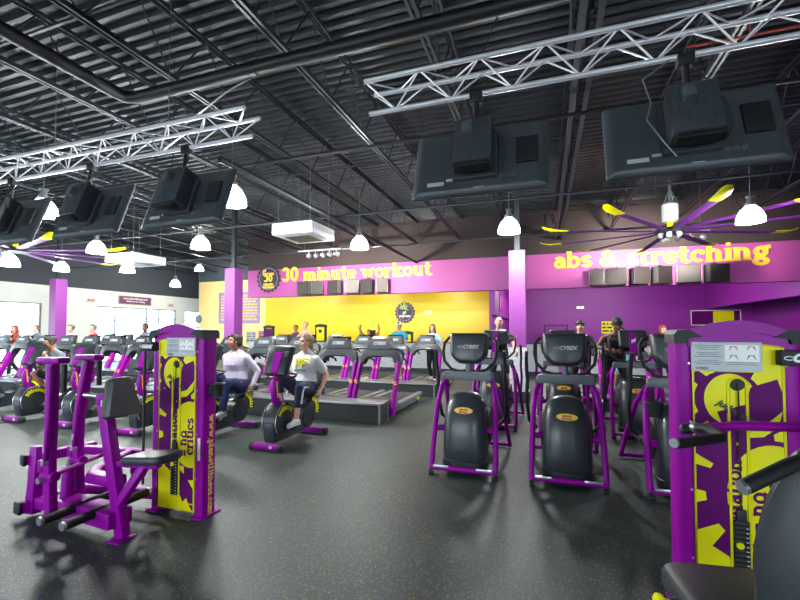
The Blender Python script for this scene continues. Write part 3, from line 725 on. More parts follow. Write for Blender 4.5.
t = thing('vertical_banner', 'narrow yellow vertical lettering on the purple dividing wall', 'sign', (-1.855, 18.6, 2.9), R(90))
mb = MB(); MB().box((0, -.008, 0), (.34, .014, .8)).build('banner', M['purple_dk'], t, 0); addtext(mb, 'fitness', (0, -.02, 0), Z, -X, .2, bold=.01); mb.build('print', M['letter'], t, 0)
for (xx, yy, zz, lb, rz) in ((1.9, YF, 3.0, 'white emergency light high on the purple back wall', 0), (-5.6, 20.5, 2.6, 'white emergency light beside the gear logo', 0)):
    t = thing('emergency_light', lb, 'wall light', (xx, yy, zz), rz); MB().box((0, -.06, 0), (.42, .11, .14), None, .02).build('casing', M['white'], t)
    for s in (-1, 1): MB().lathe([(.02, .0), (.05, .04), (.055, .05)], (s * .1, -.1, -.02), -Y, 14).build('lamp_head', M['spotface'], t)
# squat rack frame against back wall on the right
t = thing('storage_rack', 'dark tubular rack against the purple back wall', 'rack', (.55, 24.6, 0))
for sx in (-1, 1): MB().cyl((sx * .6, 0, 0), (sx * .6, 0, 2.0), .03).build('post', M['matte'], t)
for z_ in (.6, 1.3, 1.96): MB().cyl((-.6, 0, z_), (.6, 0, z_), .025).build('rail', M['matte'], t)

# dome lamps added to brighten the walls beyond and beside the magenta band
for xx, yy, lb in ((-12.0, 18.6, 'added hidden dome lamp behind the left part of the magenta band'), (-8.2, 18.6, 'added hidden dome lamp behind the middle of the workout lettering'), (-4.4, 18.6, 'added hidden dome lamp behind the right end of the workout lettering'),
                   (.6, 20.2, 'added hidden dome lamp behind the word abs'), (3.7, 20.6, 'added hidden dome lamp behind the word stretching'), (-17.6, 17.6, 'added dome lamp brightening the cream wall')):
    o = copy_tree(LP0); o.location = (xx, yy, 3.9 if xx > -16 else 4.9); o['label'] = lb; o['group'] = 'high bay dome lamps'
    li = bpy.data.lights.new('lamp_light', 'POINT'); li.energy = (125 if xx > -16 else 420) if xx < 0 else 480; li.color = (1, .97, .92); li.shadow_soft_size = .16
    lo = bpy.data.objects.new('lamp_light', li); COL.objects.link(lo); lo.location = (xx, yy, o.location.z - .1)
# ------------------------------------------------------------------ treadmills
def treadmill():
    t = thing('treadmill', 'x', 'treadmill')
    for s in (-1, 1):
        r = MB().box((s * .36, 1.15, .19), (.13, 1.95, .07), None, .015).box((s * .36, 1.15, .11), (.06, 1.95, .1), None, .01)
        r.build('side_rail', M['grey'], t)
    MB().box((0, 1.2, .19), (.58, 1.8, .035), None, .012).build('running_belt', M['belt'], t)
    MB().box((0, 1.1, .12), (.62, 1.7, .06)).build('deck_frame', M['matte'], t)
    MB().loft([((0, .02, .17), .3, .06), ((0, .06, .2), .38, .12), ((0, .35, .22), .39, .13), ((0, .52, .21), .38, .1), ((0, .58, .2), .34, .05)], X, 24, 4).build('motor_hood', M['shroud'], t)
    for s in (-1, 1): MB().box((s * .36, 2.14, .17), (.14, .08, .13), None, .03).build('end_cap', M['tray'], t)
    MB().box((.432, 1.75, .14), (.006, .16, .06)).build('sticker', M['yellow'], t)
    for s in (-1, 1): MB().cyl((s * .34, .3, .0), (s * .34, .3, .07), .03).cyl((s * .34, 2.0, .0), (s * .34, 2.0, .08), .025).build('foot', M['matte'], t)
    for s in (-1, 1):
        u = MB().tube([(s * .425, .06, .05), (s * .425, .16, .35), (s * .42, .38, .85), (s * .41, .52, 1.14)], .045, 14, ry=.065, side=X, e=3).build('upright', M['purple'], t)
        mb = MB(); uz = V((0, .16, .36)).normalized(); q = V((s * .421, .215, .66))
        addtext(mb, 'pf', q + V((0, -.005, 0)), uz, -X, .1, bold=.002, ext=.004)
        mb.build('logo', M['orange'], u)
    # arched console
    o = rpoly([(-.47, 1.04), (-.47, 1.16), (-.42, 1.30), (-.25, 1.37), (.25, 1.37), (.42, 1.30), (.47, 1.16), (.47, 1.04), (.38, 1.03), (.34, 1.15), (.22, 1.2), (-.22, 1.2), (-.34, 1.15), (-.38, 1.03)], .07, 4)
    tl = V((0, .22, 1)).normalized(); un = V((0, 1, -.22)).normalized()
    MB().pillow(o, (0, .18, 0), X, tl, un, [(0, .9), (.012, .97), (.05, 1), (.15, 1), (.2, .93)], (0, 1.24)).build('console_arch', M['shroud'], t)
    o = rpoly([(-.29, 1.33), (-.27, 1.45), (-.2, 1.57), (.2, 1.57), (.27, 1.45), (.29, 1.33)], .04, 4)
    h = MB().pillow(o, (0, .18, 0), X, tl, un, [(-.02, .93), (0, .98), (.04, 1), (.1, 1), (.13, .93)], (0, 1.44)).build('display_housing', M['black'], t)
    mb = MB().pillow(rpoly([(-.17, 1.41), (-.15, 1.50), (.15, 1.50), (.17, 1.41)], .02), (0, .18, 0), X, tl, un, [(-.026, .97), (-.02, 1)]); mb.build('name_plate', M['tray'], h)
    mb = MB(); addtext(mb, 'CYBEX', V((0, .18, 0)) + tl * 1.455 - un * .03, X, tl, .085, bold=.004, shear=.3, ext=.003); mb.build('name', M['placard'], h)
    MB().box((0, .62, 1.46), (.44, .02, .2), Matrix.Rotation(R(-18), 3, 'X')).build('screen', M['screen'], h)
    for s in (-1, 1): MB().tube([(s * .4, .5, 1.2), (s * .38, .75, 1.13), (s * .38, 1.05, 1.05), (s * .38, 1.1, 1.0)], .024, 10).build('handrail', M['matte'], t)
    return t
TM = treadmill(); first = True
def place_tm(x, y, label, grp):
    global first
    o = TM if first else copy_tree(TM); first = False
    o.location = (x, y, 0); o['label'] = label; o['group'] = grp
for k in range(15):
    lb = 'treadmill at the right end of the nearer row, behind the woman in the white tee' if k == 0 else '%s treadmill from the right end of the nearer row' % ordw[k]
    place_tm(-3.22 - .95 * k, 7.5, lb, 'treadmills in the nearer row')
k = 0; xs2 = [-3.15 - .95 * i for i in range(6)] + [-9.9 - .95 * i for i in range(7)]
for x in xs2:
    lb = 'treadmill at the right end of the farther row, used by the woman in light blue' if k == 0 else '%s treadmill from the right end of the farther row' % ordw[k]
    place_tm(x, 10.75, lb, 'treadmills in the farther row'); k += 1
for i, x in enumerate((.75, 1.7, 2.65, 3.6, 4.55)):
    place_tm(x, 10.1, '%s treadmill from the left behind the machines on the right' % ordw[i], 'treadmills behind the cross trainers')
def power_box(x0, x1, y0, y1, h, label):
    t = thing('cable_platform', label, 'platform', ((x0 + x1) / 2, y0, 0), 0)
    w_, d = x1 - x0, y1 - y0
    MB().box((0, d / 2, h / 2), (w_, d, h - .01)).build('box', M['carpetbox'], t, 0)
    MB().box((0, d / 2, h), (w_ - .04, d - .04, .012)).build('top', M['tray'], t, 0)  # lighter grey than the box, painting in the reflection on its top
    mb = MB().box((0, 0, h - .005), (w_, .03, .03)).box((0, d, h - .005), (w_, .03, .03))
    for s in (-1, 1): mb.box((s * w_ / 2, d / 2, h - .005), (.03, d, .03)).box((s * w_ / 2, 0, h / 2), (.03, .03, h)).box((s * w_ / 2, d, h / 2), (.03, .03, h))
    mb.build('metal_edging', M['chrome'], t, 0)
power_box(-17.1, -2.83, 7.0, 7.42, .36, 'long dark speckled platform with silver edges before the nearer treadmills')
power_box(-8.35, -2.66, 10.25, 10.68, .33, 'dark speckled platform before the farther treadmills, right of the column')
power_box(-15.9, -9.45, 10.25, 10.68, .33, 'dark speckled platform before the farther treadmills, left of the column')
power_box(.3, 5.2, 9.6, 10.0, .30, 'dark platform with silver edges behind the machines on the right')

# ------------------------------------------------------------------ recumbent bikes
def bike():
    t = thing('exercise_bike', 'x', 'exercise bike')
    a = MB().tube([(-.2, 0, .06), (.2, 0, .06)], .05, 14, ry=.045, side=Y, e=3); a.build('front_stabilizer', M['purple'], t)
    for s in (-1, 1): MB().tube([(s * .2, 0, .06), (s * .26, 0, .06), (s * .27, 0, .06)], [.054, .054, .04], 14, ry=[.05, .05, .035], side=Y, e=3).build('stabilizer_cap', M['matte'], t)
    MB().box((.1, -.051, .07), (.05, .004, .04)).build('sticker', M['white'], t)
    a = MB().tube([(-.27, 1.12, .06), (.27, 1.12, .06)], .05, 14, ry=.045, side=Y, e=3); a.build('rear_stabilizer', M['purple'], t)
    for s in (-1, 1): MB().tube([(s * .27, 1.12, .06), (s * .33, 1.12, .06), (s * .34, 1.12, .06)], [.054, .054, .04], 14, ry=[.05, .05, .035], side=Y, e=3).build('stabilizer_cap', M['matte'], t)
    pr = rpoly([(.06, .09), (.02, .3), (.06, .5), (.16, .63), (.32, .64), (.46, .5), (.62, .36), (.85, .46), (1.14, .62), (1.3, .62), (1.28, .5), (1.16, .34), (1.08, .14), (.6, .1)], [.05, .1, .1, .12, .12, .15, .12, .1, .05, .05, .05, .1, .08, .05], 4)
    MB().pillow(pr, (-.105, 0, 0), Y, Z, X, [(0, .93), (.02, .985), (.05, 1), (.16, 1), (.19, .985), (.21, .93)], (.6, .36)).build('body', M['shroud'], t)
    for s in (-1, 1):
        MB().lathe([(.001, .11), (.245, .11), (.265, .095), (.265, .0), (.001, .0)], (0, .3, .37), X * s, 36).build('wheel_cover', M['black'], t)
        rim = MB(); rim.tube([(s * .112, .3 + .258 * cos(R(a)), .37 + .258 * sin(R(a))) for a in range(95, 215, 6)], .007, 6); rim.build('wheel_rim', M['chrome'], t)
        g = gearpoly(.3, .37, .17, .225, 11, 40, 150) + [(.3 + .165 * cos(R(a)), .37 + .165 * sin(R(a))) for a in range(150, 39, -10)]
        MB().prism(g, (s * .110, 0, 0), Y, Z, (s * .006, 0, 0)).build('gear_graphic', M['yellow'], t, 0)
        MB().lathe([(.001, .12), (.17, .12), (.19, .1), (.19, .0), (.001, .0)], (0, .93, .33), X * s, 30).build('rear_cover', M['black'], t)
        g = gearpoly(.98, .40, .2, .255, 8, -20, 75) + [(.98 + .17 * cos(R(a)), .40 + .17 * sin(R(a))) for a in range(75, -21, -10)]
        MB().prism(g, (s * .107, 0, 0), Y, Z, (s * .01, 0, 0)).build('gear_graphic', M['yellow'], t, 0)
        # cranks and pedals
        ly, lz = (.38, .26) if s > 0 else (.62, .44)
        c = MB().cyl((s * .10, .5, .35), (s * .15, .5, .35), .04).bar((s * .14, .5, .35), (s * .14, ly, lz), .02, .035); c.build('crank', M['chrome'], t)
        MB().box((s * .2, ly, lz - .01), (.1, .12, .03), None, .01).build('pedal', M['matte'], t)
    # curved neck and console
    neck = [(0, .26, .58), (0, .2, .7), (0, .16, .82), (0, .2, .95), (0, .26, 1.08), (0, .3, 1.22)]
    n = MB().tube(neck, [.05, .045, .042, .042, .045, .05], 16, ry=[.07, .06, .05, .045, .045, .045], side=X, e=3).build('neck', M['purple'], t)
    mb = MB(); addtext(mb, 'planet fitness', (.048, .175, .84), V((0, .1, -1)), V((0, 1, 0)), .045, bold=.003, ext=.003)
    mb.build('neck_lettering', M['orange'], n)
    rt = Matrix.Rotation(R(-22), 3, 'X'); c0 = V((0, .28, 1.25))
    o = rpoly([(-.19, -.235), (-.23, .235), (.23, .235), (.19, -.235)], .04)
    cs = MB().pillow(o, c0, rt @ X, rt @ Z, rt @ Y, [(-.05, .86), (-.035, .95), (0, 1), (.02, 1), (.035, .95)]).build('console', M['black'], t)
    MB().pillow(rpoly([(-.06, -.22), (-.08, .12), (.08, .12), (.06, -.22)], .02), c0, rt @ X, rt @ Z, rt @ Y, [(-.062, .9), (-.04, 1)], (0, 0)).build('console_spine', M['purple'], cs)
    MB().box(c0 + rt @ V((.14, -.046, .08)), (.08, .02, .1), rt, .005).build('media_box', M['matte'], cs)
    MB().box(c0 + rt @ V((0, .036, .02)), (.34, .004, .26), rt).build('screen', M['screen'], cs)
    MB().tube([(0, .25, 1.0), (-.1, .22, .99), (-.2, .26, 1.0), (-.23, .36, 1.02), (-.2, .44, 1.04), (0, .46, 1.05), (.2, .44, 1.04), (.23, .36, 1.02), (.2, .26, 1.0), (.1, .22, .99)], .016, 10, True).build('handlebar', M['matte'], t)
    # seat
    MB().box((0, 1.06, .63), (.16, .5, .07), Matrix.Rotation(R(12), 3, 'X'), .015).build('seat_rail', M['grey'], t)
    o = rpoly([(-.19, -.17), (-.22, .2), (.22, .2), (.19, -.17)], .07)
    MB().pillow(o, (0, 1.1, .67), X, Y, Z, [(0, .93), (.015, 1), (.055, 1), (.08, .9)]).build('seat', M['vinyl'], t)
    rb = Matrix.Rotation(R(-16), 3, 'X')
    MB().pillow(rpoly([(-.17, 0), (-.2, .36), (.2, .36), (.17, 0)], .08), (0, 1.3, .76), rb @ X, rb @ Z, rb @ Y, [(-.03, .9), (-.015, 1), (.03, 1), (.045, .93)]).build('backrest', M['vinyl'], t)
    MB().tube([(0, 1.2, .6), (0, 1.34, .64), (0, 1.42, .8), (0, 1.43, .95)], .025, 10).build('backrest_tube', M['purple'], t)
    for s in (-1, 1):
        MB().tube([(s * .1, 1.22, .64), (s * .25, 1.18, .66), (s * .285, 1.06, .69), (s * .285, .9, .67)], .015, 10).build('side_grip', M['matte'], t)
        MB().tube([(s * .285, .91, .67), (s * .285, .87, .665)], .017, 10).build('grip_end', M['chrome'], t)
    return t
BK = bike()
bikes = [(-3.72, 'exercise bike ridden by the woman in the white tee'), (-5.05, 'exercise bike ridden by the person in the pale lilac hoodie'), (-6.35, 'exercise bike half hidden behind the left weight machine tower'),
         (-7.93, 'empty exercise bike between the boy and the left weight machine'), (-9.28, 'exercise bike the boy in the grey shirt leans on'), (-10.75, 'exercise bike cut by the left edge')]
for i, (x, lb) in enumerate(bikes):
    o = BK if i == 0 else copy_tree(BK); o.location = (x, 4.97, 0); o['label'] = lb; o['group'] = 'exercise bikes in a row'

# ------------------------------------------------------------------ arc trainers
def trainer(kind=0):
    t = thing('arc_trainer' if kind == 0 else 'elliptical_trainer', 'x', 'cross trainer')
    P_ = M['purple']
    for s in (-1, 1):
        MB().tube([(s * .375, .02, .06), (s * .37, .12, .35), (s * .355, .26, .75), (s * .33, .38, .98), (s * .27, .5, 1.1)], .03, 14, ry=.034).build('front_leg', P_, t)
        MB().tube([(s * .29, .5, 1.08), (s * .35, .78, .85), (s * .4, 1.15, .4), (s * .425, 1.44, .03)], .028, 12).build('rear_leg', P_, t)
        MB().cyl((s * .375, .0, .0), (s * .375, .0, .06), .022).cyl((s * .34, -.02, .025), (s * .385, -.02, .025), .025).build('foot', M['matte'], t)
        MB().box((s * .25, -.012, .105), (.18, .03, .025), None, .005).build('foot_plate', M['chrome'], t)
        MB().tube([(s * .36, .2, .5), (s * .2, .28, .5)], .035, 12).build('side_stub', P_, t)
        # swinging arm with black grip
        MB().tube([(s * .43, .62, 1.1), (s * .445, .66, .85), (s * .42, .78, .55), (s * .33, .85, .45)], .022, 10).build('arm_link', M['matte'] if kind == 0 else P_, t)
        MB().tube([(s * .43, .62, 1.05), (s * .44, .6, 1.2), (s * .44, .53, 1.36), (s * .435, .5, 1.44)], [.021, .022, .021, .018], 12).build('arm_grip', M['matte'], t)
        MB().tube([(s * .2, .45, .34), (s * .2, .9, .26), (s * .2, 1.3, .3)], .028, 10, side=X, e=3).build('pedal_arm', M['grey'], t)
        MB().box((s * .2, 1.1, .33), (.17, .38, .04), None, .015).box((s * .2 + s * .08, 1.1, .36), (.015, .36, .06)).build('pedal', M['matte'], t)
        MB().lathe([(.001, .05), (.2, .05), (.22, .03), (.22, 0), (.001, 0)], (s * .225, .48, .52), X * s, 26).build('crank_disc', M['matte'], t)
    MB().bar((0, .3, .09), (0, 1.42, .07), .1, .07, Z, .012).build('base_spine', M['matte'], t)
    MB().tube([(-.37, 0, .085), (.37, 0, .085)], .028, 12).build('front_crossbar', P_, t)
    MB().tube([(-.42, 1.42, .05), (.42, 1.42, .05)], .028, 12).build('rear_crossbar', P_, t)
    # shroud: domed, leaning back
    MB().loft([((0, .26, .10), .25, .16), ((0, .25, .14), .27, .2), ((0, .26, .3), .265, .22), ((0, .29, .5), .26, .235), ((0, .32, .66), .25, .225), ((0, .36, .78), .235, .19), ((0, .39, .85), .21, .15), ((0, .41, .895), .16, .1), ((0, .42, .915), .09, .05), ((0, .43, .92), .02, .02)], X, 32, 3.0).build('shroud', M['shroud'], t)
    MB().loft([((0, .27, .09), .27, .2), ((0, .25, .12), .28, .22), ((0, .25, .16), .275, .215), ((0, .25, .2), .2, .18)], X, 30, 3).build('shroud_skirt', M['black'], t)
    b = MB(); b.prism([(.11 * cos(R(a)), .036 * sin(R(a))) for a in range(0, 360, 12)], (0, .13, .745), X, V((0, .16, 1)), (0, -.03, 0)); bo = b.build('badge', M['orange'] if 0 else M['letter'], t, 0)
    mb = MB(); addtext(mb, 'planet', (0, .097, .76), X, V((0, .16, 1)), .04, bold=.001, ext=.002); addtext(mb, 'fitness', (0, .094, .73), X, V((0, .16, 1)), .04, bold=.001, ext=.002); mb.build('badge_lettering', M['red'], bo)
    # tray
    o = rpoly([(-.33, .0), (-.31, .1), (-.24, .16), (.24, .16), (.31, .1), (.33, .0), (.30, -.02), (-.30, -.02)], .03)
    MB().pillow([(p[0], p[1]) for p in o], (0, .36, 1.08), X, Y, Z, [(0, .97), (.015, 1), (.07, .985), (.095, .93)]).build('tray', M['tray'], t)
    MB().tube([(0, .48, 1.1), (0, .5, 1.3), (0, .52, 1.5)], .045, 14).build('mast', M['tray'] if kind == 0 else P_, t)
    c0 = V((0, .5, 1.47)); rt = Matrix.Rotation(R(-12), 3, 'X')
    if kind == 0:
        o = rpoly([(-.13, -.2), (-.235, -.1), (-.255, .19), (.255, .19), (.235, -.1), (.13, -.2)], [.06, .05, .035, .035, .05, .06])
        cs = MB().pillow(o, c0, rt @ X, rt @ Z, rt @ Y, [(-.085, .74), (-.075, .86), (-.04, .965), (0, 1), (.03, 1), (.045, .95)], (0, 0)).build('console', M['shroud'], t)
        MB().box(c0 + rt @ V((0, -.03, .175)), (.46, .1, .012), rt, .004).build('console_cap', M['black'], cs)
        mb = MB(); addtext(mb, 'CYBEX', c0 + rt @ V((.03, -.087, .0)), rt @ X, rt @ Z, .062, bold=.003, shear=.3, ext=.003)
        mb.tube([c0 + rt @ V((-.09 + .035 * cos(R(a)), -.088, .0 + .014 * sin(R(a)))) for a in range(30, 330, 20)], .004, 5); mb.build('name', M['placard'], cs)
    else:
        o = rpoly([(-.2, -.14), (-.215, .15), (.215, .15), (.2, -.14)], .025)
        cs = MB().pillow(o, c0 + V((0, 0, .08)), rt @ X, rt @ Z, rt @ Y, [(-.05, .9), (-.03, 1), (.03, 1), (.045, .95)], (0, 0)).build('console', M['black'], t)
        MB().pillow(rpoly([(-.06, -.26), (-.055, .1), (.055, .1), (.06, -.26)], .02), c0 + V((0, 0, .08)), rt @ X, rt @ Z, rt @ Y, [(-.07, .9), (-.045, 1)], (0, 0)).build('console_spine', P_, cs)
        mb = MB(); addtext(mb, 'pf', c0 + V((0, -.09, .06)), X, Z, .07, bold=.005); mb.build('logo', M['white'], cs)
        MB().box(c0 + V((.13, -.065, .16)), (.1, .02, .07), None, .005).build('media_box', M['matte'], cs)
    MB().box(c0 + rt @ V((0, .046, 0)), (.36, .006, .24), rt).build('screen', M['screen'], cs)
    for s in (-1, 1):
        MB().tube([(0, .5, 1.2), (s * .1, .47, 1.17), (s * .22, .47, 1.2), (s * .32, .5, 1.3), (s * .345, .54, 1.42), (s * .34, .6, 1.53), (s * .29, .66, 1.6), (s * .22, .68, 1.6)], .019, 12).build('handlebar', M['matte'], t)
    return t
AT = trainer(0)
ats = [(-.925, 'cross trainer left of the tiled column, its console marked with silver lettering'), (.215, 'middle cross trainer with yellow oval badge, right of the column'), (1.36, 'cross trainer half hidden by the right weight machine tower')]
AS = []
for i, (x, lb) in enumerate(ats):
    o = AT if i == 0 else copy_tree(AT); o.location = (x, 4.84, 0); o['label'] = lb; o['group'] = 'cross trainers in the front row'; AS.append(o)
c_ = MB().lathe([(.001, 0), (.06, 0), (.085, .14), (.09, .15), (.08, .15), (.055, .02), (.001, .02)], (-.27, .27, .78), Z, 20); c_.tube([(-.27 + .088 * cos(R(a)), .27 + .088 * sin(R(a)), .93) for a in range(0, 360, 20)], .007, 6, True); c_.build('cup_holder', M['matte'], AS[2])
ET = trainer(1)
ets = [(-.86, 'elliptical trainer used by the bald man in black'), (.28, 'elliptical trainer used by the man in the dark cap'), (1.36, 'elliptical trainer with box console, the man in the black beanie leaning on it'), (2.5, 'elliptical trainer behind the right weight machine tower')]
for i, (x, lb) in enumerate(ets):
    o = ET if i == 0 else copy_tree(ET); o.location = (x, 7.3, 0); o['label'] = lb; o['group'] = 'elliptical trainers in the second row'

# ------------------------------------------------------------------ weight machine towers
def tower(t, side):
    """side=+1: brand box to the right of the placard; -1: to the left"""
    for s in (-1, 1):
        MB().tube([(s * .262, .085, .0), (s * .262, .085, 1.64)], .05, 20, ry=.085, side=X, e=4.5).build('post', M['purple'], t)
        MB().box((s * .27, .09, .008), (.13, .24, .016), None, .004).build('foot_flange', M['purple'], t)
        MB().prism([(s * .318, 1.62), (s * .318, 1.675), (s * .30, 1.70), (s * .24, 1.705), (s * .17, 1.66), (s * .24, 1.65), (s * .25, 1.62)], (0, -.034, 0), X, Z, (0, .215, 0)).build('corner_cap', M['matte'], t, 0)
    arc_ = [(.24 - .48 * i / 12, 1.60 + .03 * sin(pi * i / 12)) for i in range(12, -1, -1)] + [(.24 - .48 * i / 12, 1.69 + .058 * sin(pi * i / 12)) for i in range(13)]
    arc_top = [(.25 - .5 * i / 12, 1.645 + .045 * sin(pi * i / 12)) for i in range(12, -1, -1)] + [(.25 - .5 * i / 12, 1.695 + .062 * sin(pi * i / 12)) for i in range(13)]
    MB().prism(arc_top, (0, -.03, 0), X, Z, (0, .03, 0)).build('top_visor', M['purple'], t, 0)
    MB().prism(arc_, (0, -.015, 0), X, Z, (0, .07, 0)).build('top_arch', M['purple'], t, 0)
    MB().box((0, .11, 1.62), (.44, .13, .06)).build('top_cover', M['purple'], t)
    MB().box((0, .155, .85), (.44, .02, 1.56)).build('back_cover', M['purple_dk'], t)
    # yellow cover with the decals
    x0, x1 = -.218, .218
    o = [(x0, .05), (x1, .05), (x1, 1.60)] + [(x1 - (x1 - x0) * i / 10, 1.60 + .03 * sin(pi * i / 10)) for i in range(1, 10)] + [(x0, 1.60)]
    sh = MB().prism(o, (0, .0, 0), X, Z, (0, .05, 0)).build('front_cover', M['yellow'], t, 0)
    mb = MB(); mb.tube([(x0, -.004, .05), (x1, -.004, .05), (x1, -.004, 1.60)] + [(x1 - (x1 - x0) * i / 10, -.004, 1.60 + .03 * sin(pi * i / 10)) for i in range(1, 10)] + [(x0, -.004, 1.60)], .007, 6, True)
    mb.tube([(x0 + .01, -.003, .12), (x1 - .01, -.003, .12)], .005, 6)
    mb.build('rim', M['yellow'], sh)
    def dec(poly, lvl, m, nm='decal'):
        q = clip(poly, x0 + .008, .06, x1 - .004, 1.455)
        if len(q) > 2: MB().prism(q, (0, 0, 0), X, Z, (0, -.0012 * lvl, 0)).build(nm, M[m], sh, 0)
    dec(gearpoly(-.045, 1.295, .168, .225, 9, 0, duty=.5), 1, 'purple_dk', 'gear_decal')
    dec(gearpoly(.15, .757, .315, .43, 10, 12, duty=.66), 1, 'purple_dk', 'gear_decal')
    dec(arc(-.035, 1.295, .128, .15, 0, 360, 36)[:-1], 2, 'yellow', 'disc_decal')
    dec(arc(.165, .745, .225, .30, 0, 360, 40)[:-1], 2, 'yellow', 'disc_decal')
    dec([(.065, 1.37), (.19, 1.42), (.215, 1.33), (.215, 1.14), (.1, 1.06), (.05, 1.0), (-.06, 1.1), (-.1, 1.22), (.04, 1.27)], 3, 'purple_dk')
    dec([(.05, 1.13), (.12, 1.15), (.21, 1.24), (.19, 1.15), (.12, 1.09), (.05, 1.08)], 4, 'yellow')
    dec([(.04, .42), (.1, .38), (.216, .24), (.216, .06), (.12, .06), (.05, .2)], 3, 'purple_dk')
    dec([(.08, .06), (.08, .12), (.13, .17), (.17, .1), (.2, .06)], 4, 'yellow')
    dec([(-.23, 1.12), (-.13, 1.16), (-.045, 1.22), (.0, 1.1), (-.02, .98), (-.1, .9), (-.23, .98)], 1.5, 'purple_dk')
    mb = MB()
    slab(mb, 'gymtimidation', (.012, -.006, .20), Z, -X, .062, (0, -.0015, 0), .3)
    mb.build('word_lettering', M['purple_dk'], sh, 0); mb = MB()
    slab(mb, '= no', (.128, -.006, .54), Z, -X, .066, (0, -.0015, 0), .3); slab(mb, 'critics', (.205, -.006, .56), Z, -X, .066, (0, -.0015, 0), .3)
    mb.build('lettering', M['purple_dk'], sh, 0)
    mb = MB(); addtext(mb, 'judgement', (.0, -.012, 1.22), V((1, 0, -.6)), V((.6, 0, 1)), .055, bold=.002, shear=.3, ext=.001); mb.build('small_lettering', M['black'], sh, 0)
    # slot with raised rim, cable and weight stack
    rim = [(-.045, -.008, .2)] + [(.045 * cos(R(a)), -.008, 1.38 + .045 * sin(R(a))) for a in range(180, -1, -20)] + [(.045, -.008, .2)] + [(.045 * cos(R(a)), -.008, .2 + .045 * sin(R(a))) for a in range(-20, -180, -20)]
    MB().tube(rim, .008, 6, True).build('slot_rim', M['yellow'], sh)
    MB().lathe([(.001, .004), (.035, .004), (.038, 0), (.001, 0)], (0, -.004, 1.385), -Y, 20).build('slot_pulley', M['matte'], t)
    MB().cyl((0, -.018, .62), (0, -.018, 1.39), .0045, n=8).build('cable', M['matte'], t)
    mb = MB(); zz = .19
    for i in range(16): mb.box((0, -.014, zz + .012), (.075, .022, .0235), None, .002); zz += .026
    mb.box((0, -.018, zz + .03), (.05, .02, .07), None, .006); mb.mi = 1
    for i in range(15): mb.box((.026, -.0265, .205 + i * .026), (.014, .002, .006))
    mb.build('weight_stack', [M['matte'], M['placard']], t)
    MB().lathe([(.001, .012), (.018, .01), (.02, 0), (.001, 0)], (-.012, -.026, .47), -Y, 18).build('selector_pin', M['yellow'], t)
    # instruction placard
    p = MB().box((-.055 * side, -.012, 1.545), (.345, .016, .17), None, .004).build('placard', M['placard'], t, 0)
    sx = -.055 * side
    mb = MB().box((sx + .075, -.0215, 1.565), (.165, .003, .095)); mb.mi = 1
    for c in (0, 1):
        cx = sx + .035 + .085 * c
        for q in ((0, .03), (0, -.022)): mb.tube([(cx + .012 * cos(R(a)), -.024, 1.565 + q[1] + .012 * sin(R(a))) for a in range(0, 200, 25)], .002, 5); mb.bar((cx - .02, -.024, 1.565 + q[1] - .012), (cx - .012, -.024, 1.565 + q[1] + .012), .003, .003); mb.bar((cx + .02, -.024, 1.565 + q[1] - .012), (cx + .012, -.024, 1.565 + q[1] + .012), .003, .003)
    mb.build('picture_panel', [M['white'], M['red']], p, 0)
    mb = MB()
    for i in range(11):
        zz = 1.61 - i * .011
        if i in (3, 7): continue
        mb.box((sx - .09, -.0205, zz), (.14 - .02 * (i % 3), .0015, .0035))
        if i > 7: mb.box((sx + .075, -.0205, zz), (.15 - .02 * (i % 2), .0015, .003))
    addtext(mb, 'CYBEX', (sx - .12, -.0215, 1.475), X, Z, .02, bold=.001, ext=.001); mb.build('placard_print', M['tray'], p, 0)
    # brand box
    bx = .30 * side if side > 0 else -.30
    b = MB().box((bx + side * .01, -.04, 1.545), (.26 if side > 0 else .14, .07, .085), None, .008).build('brand_box', M['matte'], t)
    mb = MB(); addtext(mb, 'CYBEX', (bx + side * .0 + (.02 if side > 0 else 0), -.078, 1.545), X, Z, .06 if side > 0 else .04, bold=.004, shear=.3, ext=.002)
    if side > 0: mb.tube([(bx - .085 + .022 * cos(R(a)), -.078, 1.545 + .01 * sin(R(a))) for a in range(30, 330, 20)], .003, 5)
    mb.build('name', M['white'], b)
    MB().box((.268 * 1 if side < 0 else -.268, -.0, .62), (.03, .004, .2)).build('white_sticker', M['white'], t, 0) if side < 0 else None
    mb = MB(); n_ = 0
    for z_ in (.35, .75, 1.15, 1.5):
        for s in (-1, 1): mb.lathe([(.001, .004), (.007, .003), (.008, 0), (.001, 0)], (s * .235, .0, z_), -Y, 10)
    mb.build('cover_bolt', M['chrome'], t)
    mb = MB(); b = MB(); slab(b, 'www.planetfitness.com', (0, 0, 0), -Z, Y, .047, (.002, 0, 0), .3)
    mb.merge(b.bm, Matrix.Translation(V((.3125, .07, .92)))); mb.build('web_lettering', M['letter'], t, 0)

# left machine: seated row
t = thing('weight_machine', 'purple and yellow seated row machine in the left foreground', 'weight machine', (-3.24, 3.0, 0)); WL = t
tower(t, -1)
P_ = M['purple']
MB().lathe([(.001, 0), (.05, 0), (.055, .1), (.062, .11), (.055, .11), (.045, .02), (.001, .02)], (.375, .1, 1.09), Z, 20).box((.33, .1, 1.16), (.03, .09, .1), None, .008).tube([(.375 + .064 * cos(R(a)), .1 + .064 * sin(R(a)), 1.205) for a in range(0, 360, 20)], .008, 6, True).build('cup_holder', M['matte'], t)
def L(x, y, z): return V((x + 3.24, y - 3.0, z))
MB().bar(L(-4.15, 2.58, .16), L(-3.3, 2.52, .16), .2, .13, Z, .012).build('main_beam', P_, t)
MB().box(L(-3.27, 2.51, .006), (.13, .17, .014), (0, 0, R(4))).build('foot_plate', P_, t)
MB().bar(L(-3.27, 2.52, .012), L(-3.5, 2.5, 1.17), .08, .10, X, .012).build('chest_post', P_, t)
